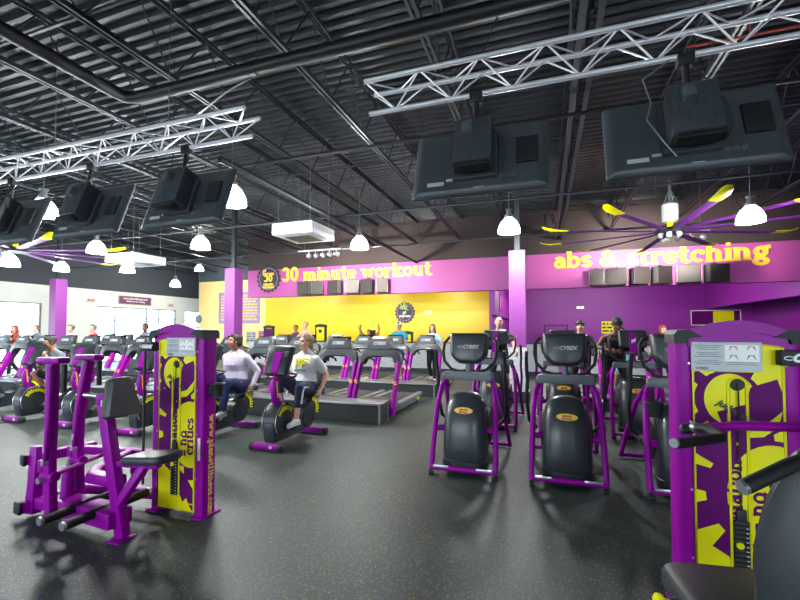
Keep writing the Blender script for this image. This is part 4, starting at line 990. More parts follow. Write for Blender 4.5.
MB().bar(L(-3.30, 2.5, .28), L(-3.1, 2.57, .60), .06, .07, X, .01).build('seat_brace', P_, t)
MB().bar(L(-3.4, 2.52, .60), L(-2.98, 2.6, .60), .07, .05, Z, .008).build('seat_support', P_, t)
sp = rpoly([(-.21, -.10), (-.18, .13), (.17, .15), (.21, .08), (.21, -.08), (.17, -.13)], .05)
MB().pillow(sp, L(-3.06, 2.58, .625), V((.98, .1, .08)).normalized(), Y, Z, [(0, .95), (.01, .99), (.03, 1), (.055, .97), (.065, .9)]).build('seat', M['vinyl'], t)
# chest pad facing +x
up = V((-.18, 0, 1)).normalized()
cp = rpoly([(-.15, -.15), (-.075, .165), (.075, .165), (.15, -.15)], .035)
MB().pillow(cp, L(-3.33, 2.5, 1.14), Y, up, V((1, 0, .18)).normalized(), [(-.025, .97), (.0, 1)]).build('chest_pad_board', M['brown'], t)
MB().pillow(cp, L(-3.33, 2.5, 1.14), V((.0, 1, 0)), up, V((1, 0, .18)).normalized(), [(.0, 1), (.01, 1.03), (.05, 1.03), (.075, .96)]).build('chest_pad', M['vinyl'], t)
MB().bar(L(-3.52, 2.5, 1.12), L(-3.33, 2.5, 1.14), .1, .1, Z, .01).build('pad_bracket', P_, t)
MB().box(L(-3.43, 2.44, 1.1), (.03, .004, .05)).build('warning_sticker', M['placard'], t)
MB().cyl(L(-3.9, 2.62, 1.12), L(-3.48, 2.52, 1.14), .02).build('link_bar', M['chrome'], t)
# end column, cross bars
MB().bar(L(-4.46, 2.56, .02), L(-4.48, 2.6, .62), .09, .1, X, .01).build('end_column', P_, t)
MB().bar(L(-4.49, 2.47, .10), L(-4.40, 3.12, .10), .1, .1, Z, .01).build('base_crossbar', P_, t)
MB().box(L(-4.492, 2.458, .10), (.11, .03, .11), (0, 0, R(-8)), .01).build('end_cap', M['matte'], t)
MB().bar(L(-4.56, 2.54, .50), L(-4.44, 3.1, .50), .09, .09, Z, .01).build('upper_crossbar', P_, t)
MB().box(L(-4.562, 2.528, .50), (.1, .03, .1), (0, 0, R(-15)), .01).build('end_cap', M['matte'], t)
MB().bar(L(-4.5, 2.95, .50), L(-3.5, 3.07, .50), .08, .08, Z, .01).build('upper_rail', P_, t)
MB().bar(L(-4.5, 2.95, .12), L(-3.5, 3.07, .13), .08, .09, Z, .01).build('lower_rail', P_, t)
MB().bar(L(-4.35, 2.62, .10), L(-4.1, 2.6, .16), .16, .08, Z, .01).bar(L(-4.55, 2.6, .12), L(-4.3, 2.6, .12), .12, .1, Z, .01).build('base_bracket', P_, t)
MB().tube([L(-3.42, 2.6, .42), L(-3.75, 2.6, .42), L(-3.85, 2.7, .42), L(-3.85, 2.9, .46), L(-3.8, 3.0, .5)], .05, 12, ry=.06, side=Z, e=4).build('side_loop', P_, t)
# levers
for nm, yy, xo in (('a', 2.33, 0), ('b', 2.7, -.12)):
    xb = xo + (.11 if nm == 'a' else 0)
    lv = MB().tube([L(-3.95 + xb, yy, .20), L(-3.98 + xb, yy, .62), L(-3.97 + xb, yy, .9), L(-3.86 + xo, yy, 1.42)], .036, 12, ry=.042, side=Y, e=5).build('lever_arm', P_, t)
    MB().bar(L(-4.0 + xo, yy, 1.45), L(-3.72 + xo, yy, 1.45), .10, .05, Z, .012).build('lever_head', P_, t)
    MB().tube([L(-3.80 + xo, yy - .05, 1.41), L(-3.9 + xb, yy - .06, 1.0), L(-3.96 + xb, yy - .05, .62)], .014, 8).build('push_rod', P_, t)
    MB().tube([L(-3.72 + xo, yy, 1.42), L(-3.72 + xo, yy, 1.2)], .021, 12).build('lever_grip', M['matte'], t)
    MB().cyl(L(-4.04 + xb, yy, .5), L(-3.9 + xb, yy, .5), .04).box(L(-4.04 + xb, yy, .58), (.06, .08, .1), None, .01).build('pivot_housing', P_, t)
    MB().cyl(L(-3.96 + xb, yy - .07, .62), L(-3.96 + xb, yy - .03, .62), .02).build('pivot_bolt', M['chrome'], t); MB().cyl(L(-4.0 + xb, yy - .02, .48), L(-4.0 + xb, yy - .075, .48), .025).build('pivot_bolt', M['chrome'], t)
    MB().box(L(-3.98 + xb, yy - .04, .72), (.03, .012, .05)).build('label_tag', M['placard'], t)
MB().cyl(L(-3.9, 2.3, .48), L(-4.12, 2.95, .48), .02).build('pivot_shaft', P_, t)
MB().cyl(L(-4.05, 2.58, .2), L(-4.05, 2.6, .48), .05).cyl(L(-4.2, 2.7, .14), L(-4.2, 2.72, .46), .05).build('lower_link', P_, t)
for xx in (-3.76, -3.50):
    MB().cyl(L(xx, 2.22, .20), L(xx, 2.92, .20), .038, n=20).build('foot_roller', M['matte'], t)
    for ye in (2.21, 2.93): MB().cyl(L(xx, ye - .012, .20), L(xx, ye + .012, .20), .034, n=16).build('roller_cap', M['chrome'], t)
MB().cyl(L(-3.60, 2.96, .25), L(-3.60, 2.96, 1.5), .012, n=8).build('tower_cable', M['matte'], t)
MB().lathe([(.001, -.02), (.08, -.02), (.08, .02), (.001, .02)], L(-3.62, 2.93, .38), Y, 24).build('pulley', P_, t)

# right machine
t = thing('weight_machine', 'purple and yellow chest press machine cut by the right edge', 'weight machine', (1.05, 2.95, 0)); WR = t
tower(t, 1)
def L(x, y, z): return V((x - 1.05, y - 2.95, z))
MB().tube([L(.74, 2.71, 1.155), L(.95, 2.68, 1.195), L(1.25, 2.63, 1.22), L(1.62, 2.52, 1.19)], .024, 14).build('cross_arm', P_, t)
MB().cyl(L(.715, 2.712, 1.152), L(.745, 2.712, 1.156), .028).ell(L(.712, 2.712, 1.152), (.015, .028, .028)).build('arm_end_cap', M['matte'], t)
MB().bar(L(1.62, 2.52, 1.19), L(1.64, 2.85, .9), .06, .06, X, .01).bar(L(1.64, 2.85, .9), L(1.45, 3.05, .9), .06, .06, Z, .01).build('arm_pivot_bracket', P_, t)
MB().tube([L(.765, 2.675, 1.175), L(.80, 2.63, 1.18), L(.835, 2.55, 1.165), L(.82, 2.50, 1.165), L(.57, 2.285, 1.168)], .025, 14).build('hand_grip', M['matte'], t)
MB().cyl(L(.575, 2.29, 1.172), L(.560, 2.275, 1.172), .022).build('grip_end', M['chrome'], t)
MB().cyl(L(.755, 2.69, 1.172), L(.77, 2.67, 1.175), .026).build('grip_collar', M['chrome'], t)
MB().tube([L(.65, 1.781, 1.155), L(.80, 1.84, 1.225), L(.95, 1.95, 1.25), L(1.15, 2.25, 1.23), L(1.22, 2.62, 1.22)], [.026, .026, .026, .026, .024], 14).build('hand_grip', M['matte'], t)
MB().cyl(L(.655, 1.783, 1.157), L(.638, 1.776, 1.151), .025).build('grip_end', M['chrome'], t)
# seat and back pad
bu = V((.12, .02, 1)).normalized(); bn = V((-.42, -.90, .08)).normalized(); bxx = bu.cross(bn) * -1; bxx.normalize()
bp = rpoly([(-.17, -.45), (-.20, -.2), (-.15, .0), (-.06, .22), (.02, .3), (.12, .28), (.19, .06), (.21, -.15), (.17, -.45)], .07)
MB().pillow(bp, L(.96, 1.93, .97), bxx, bu, bn, [(-.05, .93), (-.035, 1), (.015, 1), (.035, .95), (.045, .85)], (0, -.05)).build('back_pad', M['vinyl'], t)
MB().pillow(bp, L(.95, 1.93, .97), bxx, bu, bn, [(-.075, .8), (-.05, .93)], (0, -.05)).build('back_pad_board', M['matte'], t)
MB().bar(L(1.02, 2.0, .9), L(1.1, 2.15, .45), .07, .09, X, .01).bar(L(1.1, 2.15, .05), L(1.1, 2.15, .5), .1, .1, X, .01).bar(L(1.1, 2.15, .08), L(1.1, 2.93, .08), .1, .1, Z, .01).bar(L(.85, 2.15, .05), L(1.35, 2.15, .05), .1, .08, Z, .01).build('seat_frame', P_, t)
MB().bar(L(1.1, 2.15, .5), L(.75, 2.12, .53), .08, .07, Z, .01).build('seat_support', P_, t)
st_ = rpoly([(-.3, -.2), (-.3, .17), (-.2, .2), (.2, .2), (.3, .14), (.3, -.16), (.2, -.22), (-.22, -.24)], .07)
MB().pillow(st_, L(.79, 2.07, .565), V((1, .12, 0)).normalized(), V((-.12, 1, 0)).normalized(), Z, [(0, .95), (.012, 1), (.06, 1), (.085, .96), (.095, .88)]).build('seat', M['vinyl'], t)
MB().cyl(L(.47, 1.98, .60), L(.43, 1.97, .61), .012).lathe([(.001, 0), (.024, .0), (.027, .012), (.02, .024), (.001, .026)], L(.43, 1.97, .61), V((-1, -.6, .1)), 16).build('adjuster_knob', M['yellow'], t)
MB().bar(L(.46, 1.985, .60), L(.62, 2.05, .60), .03, .03, Z, .005).build('adjuster_stem', M['matte'], t)

# circuit machines seen over the half wall
def circuit(x, y, label, m, h=1.75):
    t = thing('circuit_machine', label, 'weight machine', (x, y, 0), 0, 'circuit machines beyond the half wall')
    for s in (-1, 1): MB().tube([(s * .26, .1, 0), (s * .26, .1, h - .05)], .045, 12, ry=.08, side=X, e=4).build('post', M['matte'], t)
    MB().prism([(-.3, h - .1), (.3, h - .1)] + [(.3 - .6 * i / 8, h + .06 * sin(pi * i / 8)) for i in range(9)], (0, 0, 0), X, Z, (0, .2, 0)).build('top_arch', M['matte'], t)
    MB().box((0, .05, h / 2 - .02), (.44, .04, h - .2)).build('front_cover', M[m], t, 0)
    MB().lathe([(.001, .01), (.09, .01), (.09, 0), (.001, 0)], (0, .03, h - .3), -Y, 20).build('badge', M['matte'], t)
    MB().box((0, -.5, .5), (.35, .4, .07), None, .02).build('seat', M['vinyl'], t)
    MB().box((0, -.5, .24), (.09, .1, .46)).box((0, -.24, .05), (.09, .6, .08)).build('seat_post', M['purple'], t)
    return t
circuit(-10.65, 18.4, 'circuit machine with yellow cover behind the blond person in the tank top', 'yellow', 1.95)
circuit(-13.9, 18.6, 'dark arched circuit machine at the left of the yellow wall', 'purple_dk', 1.9)
circuit(-6.2, 18.7, 'slim circuit machine under the gear logo on the yellow wall', 'yellow', 1.6)
t = thing('pulldown_machine', 'black machine with raised horn handles beyond the farther treadmills', 'weight machine', (-7.95, 18.4, 0))
for s in (-1, 1): MB().tube([(s * .15, 0, 1.4), (s * .4, 0, 1.55), (s * .5, 0, 1.75), (s * .45, 0, 1.98)], .03, 10).build('horn_handle', M['matte'], t)
MB().box((0, .3, .85), (.3, .2, 1.7), None, .02).build('tower', M['matte'], t); MB().box((0, 0, .5), (.35, .4, .07), None, .02).box((0, 0, .25), (.1, .1, .5)).box((0, .15, .04), (.1, .4, .08)).build('seat', M['vinyl'], t)
MB().bar((0, .2, 1.4), (0, -.02, 1.42), .34, .06).build('handle_bar', M['matte'], t)
# ------------------------------------------------------------------ people
def blob(parts, voxel, sm=2):
    mb = MB()
    for p in parts:
        if p[0] == 'c':
            _, a, b, r0, r1 = p; a, b = V(a), V(b)
            if (b - a).length < 1e-3: continue
            mb.cyl(a, b, r0, r1, 14); mb.ell(a, (r0,) * 3, 12); mb.ell(b, (r1,) * 3, 12)
        elif p[0] == 'l': mb.loft(p[1], p[2] if len(p) > 2 else X, 18)
        elif p[0] == 'e': mb.ell(p[1], p[2], 16, p[3] if len(p) > 3 else None)
    bmesh.ops.recalc_face_normals(mb.bm, faces=mb.bm.faces)
    me = bpy.data.meshes.new('b'); mb.bm.to_mesh(me); mb.bm.free()
    o = bpy.data.objects.new('b', me); COL.objects.link(o)
    m = o.modifiers.new('r', 'REMESH'); m.mode = 'VOXEL'; m.voxel_size = voxel; m.use_smooth_shade = True
    if sm: s = o.modifiers.new('s', 'SMOOTH'); s.iterations = sm; s.factor = .5
    dg = bpy.context.evaluated_depsgraph_get()
    out = bpy.data.meshes.new_from_object(o.evaluated_get(dg))
    bpy.data.objects.remove(o); bpy.data.meshes.remove(me)
    out.polygons.foreach_set('use_smooth', [True] * len(out.polygons))
    return out
def mobj(name, me, ms, parent):
    for m in ms: me.materials.append(m)
    o = bpy.data.objects.new(name, me); COL.objects.link(o); o.parent = parent; return o
def ik(a, b, l1, l2, pole):
    a, b = V(a), V(b); d = b - a; L_ = min(d.length, (l1 + l2) * .995); d.normalize()
    x = (l1 * l1 - l2 * l2 + L_ * L_) / (2 * L_); h = sqrt(max(l1 * l1 - x * x, 0)); p = V(pole); p = (p - d * p.dot(d)).normalized()
    return a + d * x + p * h, a + d * L_
SKIN = {'light': (224, 172, 146), 'tan': (190, 132, 98), 'dark': (112, 72, 52)}
def person(label, loc, hip=.92, lean=0, look=(0, -1, 0), hands=None, feet=None, poles=((.1, -1, 0), (-.1, -1, 0)), epoles=((.5, .6, -.5), (-.5, .6, -.5)), rz=0,
           skin='light', shirt=(230, 230, 225), sleeve='short', pants=(26, 30, 50), leg='long', hair=(60, 44, 36), hs='short', shoes=(225, 225, 225), girth=1.0, sc=1.0, vx=.011, hy=0, cap=None, extra=None, sex='f'):
    t = thing('person', label, 'person', loc, rz)
    t.scale = (sc, sc, sc)
    sk = mat('skin_' + skin, SKIN[skin], .5, var=.04); hm = mat('hair_%d_%d_%d' % hair, hair, .6, var=.2, scale=30)
    P = V((0, hy, hip)); s = V((0, -sin(R(lean)), cos(R(lean)))).normalized()
    fw = s.cross(X) * 1.0; fw = V((0, -s.z, s.y)).normalized()
    hw = .088; sw = .178 if sex == 'f' else .2; g = girth
    Sc = P + s * .49
    hd = V(look).normalized()
    H = P + s * .585 + V((hd.x * .02, hd.y * .045, .118))
    if lean > 25: H = P + s * .60 + V((0, -.07, .11))
    body = []
    def tor(k, a=0.0, tb=False):
        q = [(-.09, .09, .07), (-.05, .135, .10), (.03, .158, .112), (.12, .146 if sex == 'f' else .15, .108), (.22, .130 * (1 if sex == 'f' else 1.08), .098), (.32, .15, .11), (.40, .168 * sw / .178, .108), (.46, .160 * sw / .178, .09), (.51, .11, .068), (.545, .06, .055)]
        return [(P + s * z_, (rx + a) * (g if z_ < .4 else 1 + (g - 1) * .5), (ry + a) * (g if z_ < .4 else 1 + (g - 1) * .4)) for z_, rx, ry in q]
    body.append(('l', tor(0), X))
    if sex == 'f':
        for q in (-1, 1): body.append(('e', P + s * .34 + fw * .075 + X * q * .07, (.068, .06, .065)))
    body.append(('c', P + s * .50, H - V((0, 0, .06)), .058, .054))
    for q in (-1, 1): body.append(('c', P + s * .535 + X * q * .03, P + s * .455 + X * q * sw * .85, .045, .045))
    # head
    hz = Z; hx = hd.cross(hz).normalized(); hx = -hx if hx.x < 0 else hx
    hz = hx.cross(hd) if hx.cross(hd).z > 0 else hd.cross(hx)
    def HP(a, b, c): return H + hx * a + hd * b + hz * c
    Rm = Matrix((hx, -hd, hz)).transposed()
    body += [('e', HP(0, -.012, .025), (.077, .097, .093), Rm), ('e', HP(0, .018, -.03), (.064, .074, .082), Rm), ('e', HP(0, .05, -.075), (.038, .036, .034), Rm),
             ('c', HP(0, .088, .015), HP(0, .108, -.022), .010, .016), ('e', HP(0, .083, -.055), (.028, .014, .011), Rm), ('e', HP(0, .078, .038), (.055, .018, .012), Rm)]
    for q in (-1, 1): body += [('e', HP(q * .078, -.01, -.005), (.011, .02, .032), Rm), ('e', HP(q * .042, .06, -.025), (.024, .022, .022), Rm)]
    shirtp = [('l', tor(0, .013)[1:-1] if sleeve != 'tank' else tor(0, .011)[1:-2], X)]
    if sleeve != 'tank': shirtp += [('c', P + s * .49, P + s * .51, .085, .075)] + [('c', P + s * .525 + X * q * .05, P + s * .455 + X * q * sw * .85, .055, .058) for q in (-1, 1)]
    if sex == 'f':
        for q in (-1, 1): shirtp.append(('e', P + s * .34 + fw * .077 + X * q * .07, (.08, .07, .077)))
    hands = hands or ((.25, -.1, hip - .05), (-.25, -.1, hip - .05)); shoe_parts = []
    feet = feet or ((.1, 0, .08), (-.1, 0, .08)); pantp = [('l', [(P - s * .09, .13 * g, .1 * g), (P - s * .05, .165 * g, .128 * g), (P - s * .02, .182 * g, .136 * g), (P + s * .06, .182 * g, .136 * g), (P + s * .1, .165 * g, .125 * g)], X)]
    for i, q in enumerate((1, -1)):
        S = Sc + X * q * sw - s * .055
        E_, W_ = ik(S, hands[i], .285, .255, epoles[i]); f = 1 + (g - 1) * .6
        body += [('e', S, (.053, .053, .053)), ('l', [(S, .048 * f, .048 * f), (S.lerp(E_, .4), .047 * f, .047 * f), (E_, .038, .038)], Y), ('e', E_, (.039, .039, .039)), ('l', [(E_, .039, .037), (E_.lerp(W_, .3), .041 * f, .038), (W_, .027, .022)], Y)]
        if sleeve == 'long': shirtp += [('c', S, E_, .058 * f, .05), ('c', E_, E_.lerp(W_, .93), .052, .038)]
        elif sleeve == 'short': shirtp += [('c', S, S.lerp(E_, .62), .060 * f, .062 * f)]
        # hand with curled fingers
        d = (W_ - E_).normalized(); n_ = V((-q, 0, -.2)); n_ = (n_ - d * n_.dot(d)).normalized(); a_ = d.cross(n_) * 1.0
        pc = W_ + d * .045
        body.append(('l', [(W_ - d * .01, .024, .022), (W_ + d * .03, .036, .018), (W_ + d * .085, .04, .016), (W_ + d * .095, .03, .012)], a_))
        for j in range(4):
            b0 = W_ + d * .085 + a_ * (.03 - .02 * j); l_ = (.036, .042, .039, .03)[j]
            b1 = b0 + (d * .8 + n_ * .6).normalized() * l_; b2 = b1 + (d * .1 + n_).normalized() * l_ * .8
            body += [('c', b0, b1, .0095, .009), ('c', b1, b2, .009, .0075)]
        sgn = 1 if a_.dot(V((0, -1, 0))) > 0 else -1
        th = W_ + d * .025 + a_ * sgn * .03; t1 = th + (d * .6 + a_ * sgn * .6 + n_ * .4).normalized() * .035; body += [('c', th, t1, .012, .0105), ('c', t1, t1 + (d * .8 + n_ * .5).normalized() * .028, .0105, .0085)]
        # leg
        Hj = P + X * q * hw - s * .02
        K, A = ik(Hj, feet[i], .435, .425, poles[i])
        body += [('l', [(Hj, .088 * g, .09 * g), (Hj.lerp(K, .35), .08 * g, .08 * g), (Hj.lerp(K, .8), .058, .058), (K, .053, .054)], X), ('e', K, (.053, .055, .055)),
                 ('l', [(K, .052, .053), (K.lerp(A, .3), .055, .058), (K.lerp(A, .7), .04, .042), (A, .034, .036)], X)]
        fd = V((0, -1, -.12)).normalized(); heel = A + V((0, .035, -.045)); toe = A + fd * .16 + V((0, 0, -.035))
        body += [('e', heel, (.034, .04, .03)), ('c', A + V((0, 0, -.01)), A + V((0, -.05, -.045)), .034, .032), ('c', A + V((0, -.04, -.05)), toe, .033, .026)]
        shoe_parts.append([('c', heel, toe + V((0, 0, -.002)), .043, .038), ('c', A + V((0, .01, -.03)), A + V((0, -.06, -.04)), .046, .044), ('e', toe, (.042, .05, .032)), ('l', [(heel + V((0, .03, -.035)), .04, .012), (A.lerp(toe, .5) + V((0, 0, -.045)), .046, .014), (toe + V((0, -.04, -.026)), .036, .012)], X)])
        if leg == 'long': pantp += [('c', Hj, K, .098 * g, .067), ('c', K, K.lerp(A, .92), .067, .052)]
        elif leg == 'capri': pantp += [('c', Hj, K, .102 * g, .07), ('c', K, K.lerp(A, .55), .066, .057)]
        else: pantp += [('c', Hj, Hj.lerp(K, .78), .102 * g, .085)]
        if i == 0: KL, AL, HL_ = K, A, Hj
    me = blob(body, vx, 2)
    em = mat('eye_dark', (30, 24, 22), .3); lm = mat('lips', (176, 88, 84), .5)
    idx = []
    for p in me.polygons:
        c = p.center - H; a, b, c_ = c.dot(hx), c.dot(hd), c.dot(hz); k = 0
        if b > .05:
            if ((abs(a) - .031) / .013) ** 2 + ((c_ - .01) / .0075) ** 2 < 1: k = 1
            elif (a / .024) ** 2 + ((c_ + .056) / .008) ** 2 < 1: k = 2
            elif abs(abs(a) - .033) < .018 and abs(c_ - .038) < .0045 and b > .06: k = 3
        idx.append(k)
    bo = mobj('body', me, [sk, em, lm, hm], t); bo.data.polygons.foreach_set('material_index', idx)
    mobj('shirt' if sleeve != 'tank' else 'tank_top', blob(shirtp, vx, 2), [mat('cloth_%d_%d_%d' % shirt, shirt, .8, bump=.05)], t)
    mobj('trousers' if leg != 'short' else 'shorts', blob(pantp, vx, 2), [mat('cloth_%d_%d_%d' % pants, pants, .8, bump=.05)], t)
    for sp_ in shoe_parts: mobj('shoe', blob(sp_, min(vx, .01), 1), [mat('shoe_%d_%d_%d' % shoes, shoes, .5)], t)
    # hair
    hp = []
    rnd = random.Random(sum(map(ord, label)))
    if hs == 'bald': pass
    elif hs in ('short', 'long', 'pony', 'bun'):
        hp += [('e', HP(0, -.028, .045), (.086, .1, .088), Rm), ('e', HP(0, .035, .095), (.06, .05, .03), Rm)]
        for q in (-1, 1): hp.append(('e', HP(q * .068, -.02, .01), (.02, .05, .055), Rm))
        if hs != 'short': hp += [('e', HP(0, -.06, .0), (.08, .065, .09), Rm)]
        if hs == 'long': hp += [('l', [(HP(0, -.06, .0), .09, .05), (HP(0, -.075, -.1), .1, .05), (HP(0, -.08, -.2), .09, .04), (HP(0, -.07, -.25), .06, .03)], hx)]; hp += [('l', [(HP(q * .07, .0, .05), .02, .04), (HP(q * .085, .0, -.06), .025, .045), (HP(q * .085, .0, -.17), .02, .04)], hx) for q in (-1, 1)]
        if hs == 'pony': hp += [('e', HP(0, -.12, .02), (.03, .03, .03)), ('l', [(HP(0, -.125, .02), .028, .028), (HP(0, -.16, -.06), .032, .03), (HP(0, -.15, -.16), .015, .015)], hx)]
    elif hs == 'curly':
        hp += [('e', HP(0, -.03, .045), (.092, .105, .092), Rm), ('e', HP(0, -.05, -.02), (.088, .07, .07), Rm)]
        for k in range(150):
            th = rnd.uniform(0, 2 * pi); ph = rnd.uniform(-.5, 1.5)
            v = V((cos(th) * cos(ph), sin(th) * cos(ph), sin(ph)))
            if v.y > .35 and v.z < .55: continue
            hp.append(('e', HP(v.x * .1, v.y * .108 - .028, v.z * .108 + .03), (.019, .019, .019)))
    if hp: mobj('hair', blob(hp, .009 if vx < .009 else .011, 1), [hm], t)
    if cap:
        cp_ = [('e', HP(0, -.012, .055), (.092, .108, .085), Rm)]
        if cap[1]: cp_.append(('e', HP(0, .10, .06), (.07, .075, .012), Rm))
        mobj('cap' if cap[1] else 'beanie', blob(cp_, .01, 1), [mat('cap_%d_%d_%d' % cap[0], cap[0], .7)], t)
    if extra: extra(t, P, s, fw, HL_, KL, AL, Sc)
    return t

def tee(t, P, s, fw, Hj, K, A, Sc):
    # yellow print on the chest and pale stripe down the trousers
    ux = X; uy = s; un = ux.cross(uy)
    for k, (tx, zz, sz, m) in enumerate((('PF', .355, .21, 'yellow'), ('planet fitness', .26, .035, 'tray'))):
        mb = MB(); addtext(mb, tx, P + s * zz + fw * (.158 if k == 0 else .15), X, s, sz, bold=.003 if k == 0 else .0005, shear=.15, ext=.014); mb.build('shirt_print', M[m], t)
    d = (K - Hj).normalized(); o = orth(V((1, -.35, .5)), d)
    MB().tube([Hj.lerp(K, u) + orth(V((1, -.3, .35)), d) * r for u, r in ((.2, .092), (.5, .084), (.9, .07), (1.0, .066))] + [K.lerp(A, u) + V((1, -.1, .1)).normalized() * r for u, r in ((.12, .066), (.5, .060))], .014, 8).build('trouser_stripe', mat('pale_stripe', (214, 222, 214), .8), t)
    MB().lathe([(.03, -.012), (.034, 0), (.03, .012)], V((.268, .99, .80)), V((.1, -.3, -1)), 16).build('wrist_watch', M['matte'], t)

FRONT = (.05, -1, 0)
BIKEF = ((.2, .40, .36), (-.2, .62, .53))
person('woman with curly blond hair in a white tee riding the nearest exercise bike', (-3.72, 4.97, 0), hip=.73, hy=.90, lean=-9, look=(-.42, -1, .05), hands=((.285, .93, .71), (-.285, .93, .71)), feet=BIKEF,
       poles=((.15, -.4, 1), (-.15, -.4, 1)), skin='light', shirt=(232, 234, 228), sleeve='short', pants=(28, 36, 62), leg='capri', hair=(150, 122, 92), hs='curly', sc=1.05, girth=1.32, vx=.0075, extra=tee, shoes=(205, 210, 214))
person('person in a pale lilac hoodie with dark hair tied back, riding an exercise bike', (-5.05, 4.97, 0), hip=.73, hy=.86, lean=-3, look=(-.8, -1, .12), hands=((.285, .93, .71), (-.285, .93, .71)), feet=((.2, .36, .40), (-.2, .62, .53)),
       poles=((.15, -.4, 1), (-.15, -.4, 1)), skin='tan', shirt=(206, 196, 216), sleeve='long', pants=(24, 36, 84), leg='long', hair=(46, 34, 32), hs='bun', sc=1.05, girth=1.3, vx=.008, shoes=(190, 190, 195), sex='m')
person('boy in a grey shirt leaning on an exercise bike console at left', (-9.2, 4.97, 0), hip=.80, hy=.80, lean=24, look=(-.3, -1, -.2), hands=((.12, .42, 1.15), (-.12, .42, 1.15)), feet=((.2, .5, .2), (-.2, .62, .48)),
       poles=((.3, -.6, 1), (-.3, -.6, 1)), skin='tan', shirt=(120, 124, 124), sleeve='short', pants=(30, 32, 38), leg='short', hair=(44, 36, 34), hs='short', shoes=(60, 60, 62), sex='m')
WALK = ((.1, -.22, .09), (-.1, .2, .12))
TMH = ((.30, -.30, 1.12), (-.30, -.30, 1.12))
DK = .205
person('woman in a light blue top and black trousers on the right end treadmill', (-3.15, 12.0, DK), look=FRONT, hands=((.27, -.25, .98), (-.3, -.5, 1.0)), feet=WALK, skin='light', shirt=(160, 190, 206), sleeve='short', pants=(22, 24, 28), hair=(84, 56, 44), hs='long', girth=1.15, sc=.96)
person('man in a teal shirt and white cap on a treadmill under the gear logo', (-4.2, 12.0, DK), look=(0, -1, -.1), hands=((.2, -.4, 1.05), (-.28, -.3, 1.0)), feet=WALK, skin='tan', shirt=(24, 120, 140), sleeve='short', pants=(30, 70, 110), leg='short', hair=(50, 40, 36), hs='short', cap=((226, 220, 190), True), girth=1.05, sex='m')
person('blond person in a grey tank top on a farther treadmill', (-7.6, 12.2, DK), look=(-.5, -1, 0), hands=((.22, -.45, 1.1), (-.22, -.45, 1.1)), feet=WALK, skin='light', shirt=(150, 152, 160), sleeve='tank', pants=(40, 40, 50), leg='short', hair=(196, 150, 96), hs='short', sc=1.02)
person('dark haired person seated low in front of the yellow wall at left', (-11.7, 17.9, 0), hip=.62, look=(.3, -1, 0), hands=((.2, -.35, .8), (-.2, -.35, .8)), feet=((.12, -.45, .09), (-.12, -.45, .09)), skin='tan', shirt=(70, 60, 80), pants=(30, 30, 40), hair=(40, 30, 28), sc=1.35, hs='short')
person('person seated between the raised horn handles beyond the treadmills', (-7.95, 18.35, 0), hip=.62, look=(0, -1, .1), hands=((.42, -.05, 1.5), (-.42, -.05, 1.5)), feet=((.12, -.45, .09), (-.12, -.45, .09)), skin='tan', shirt=(120, 60, 50), sleeve='tank', pants=(30, 30, 40), hair=(70, 40, 30), hs='short', sc=1.2, sex='m')
person('bald man in a black tee on the elliptical left of the column', (-.86, 8.42, .33), hip=.93, lean=4, look=(.1, -1, .12), hands=((.40, -.46, 1.02), (-.40, -.46, 1.02)), feet=((.2, -.1, .12), (-.2, 0, .16)), skin='light', shirt=(26, 27, 30), sleeve='short', pants=(60, 60, 66), leg='short', hair=(120, 90, 70), hs='bald', sex='m', girth=1.05, sc=.93)
person('man in a dark cap and navy shirt on the elliptical right of the column', (.62, 8.6, .30), hip=.93, lean=4, look=(-.1, -1, .05), hands=((.3, -.4, 1.02), (-.5, -.4, 1.02)), feet=((.1, -.1, .12), (-.22, 0, .16)), skin='light', shirt=(34, 44, 70), sleeve='short', pants=(24, 26, 34), hair=(50, 40, 34), hs='short', cap=((24, 24, 28), True), sex='m', girth=1.15, sc=.9)
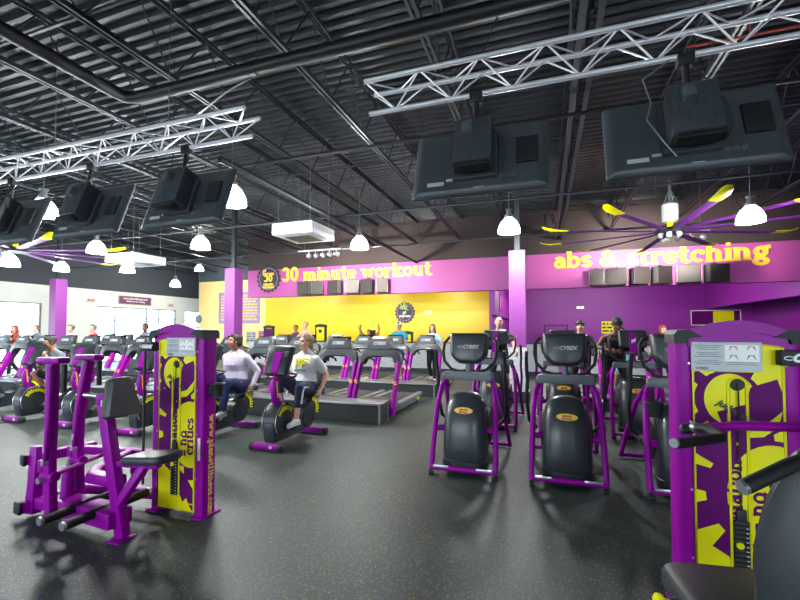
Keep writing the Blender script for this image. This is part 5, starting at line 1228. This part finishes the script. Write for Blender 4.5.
person('man in a black beanie and tank top leaning over the box console', (1.18, 8.45, .33), hip=.90, lean=33, look=(.1, -1, -.55), hands=((.05, -.62, 1.06), (-.16, -.62, 1.06)), feet=((.2, -.1, .12), (-.2, 0, .16)), epoles=((1, .2, -.2), (-1, .2, -.2)), skin='dark', shirt=(28, 28, 32), sleeve='tank', pants=(26, 26, 30), hair=(30, 26, 24), hs='short', cap=((26, 26, 32), False), sex='m', girth=1.1, sc=.97)
person('person in turquoise shorts walking on a treadmill behind the leaning man', (1.75, 11.5, DK), look=(-.6, -1, 0), hands=((.3, -.3, 1.0), (-.3, -.3, 1.0)), feet=WALK, skin='tan', shirt=(90, 150, 190), pants=(90, 190, 205), leg='short', hair=(60, 40, 30), hs='pony', sc=.9, shoes=(40, 110, 130))
person('person in a red top on a treadmill beside the right tower', (2.65, 11.5, DK), look=(.3, -1, 0), hands=((.3, -.3, 1.0), (-.3, -.3, 1.0)), feet=WALK, skin='light', shirt=(190, 50, 50), pants=(30, 30, 40), hair=(170, 60, 40), hs='pony', sc=.92)
far = [(-16.35, 8.75, (170, 60, 60), (110, 50, 44), 'long', 'person with long reddish hair before the leftmost window'), (-15.3, 8.75, (90, 100, 110), (40, 34, 34), 'short', 'dark haired person before the bright window left of the purple column'),
       (-13.67, 8.75, (160, 160, 170), (90, 80, 76), 'short', 'faint person in pale grey right of the leftmost column'), (-12.72, 8.75, (214, 50, 60), (90, 90, 90), 'short', 'person in a red shirt walking in front of the entrance')]
for x, y, sh, hr, hs_, lb in far: person(lb, (x, y, DK), look=(.3, -1, 0), hands=((.3, -.35, 1.02), (-.3, -.35, 1.02)), feet=WALK, shirt=sh, pants=(50, 50, 60), hair=hr, hs=hs_, vx=.012, sc=.95)
person('dark haired person in grey just left of the left tower top', (-10.82, 8.9, DK), look=(.6, -1, 0), hands=((.3, -.35, 1.02), (-.3, -.35, 1.02)), feet=WALK, skin='dark', shirt=(90, 88, 100), pants=(40, 40, 50), hair=(34, 28, 28), hs='bun', vx=.012, sc=.97)
person('light skinned person whose head shows above the left tower', (-14.5, 14.4, 0), look=(.8, -1, 0.1), skin='light', shirt=(180, 160, 140), pants=(40, 40, 50), hair=(100, 70, 50), hs='short', vx=.012, sc=1.08, sex='m')
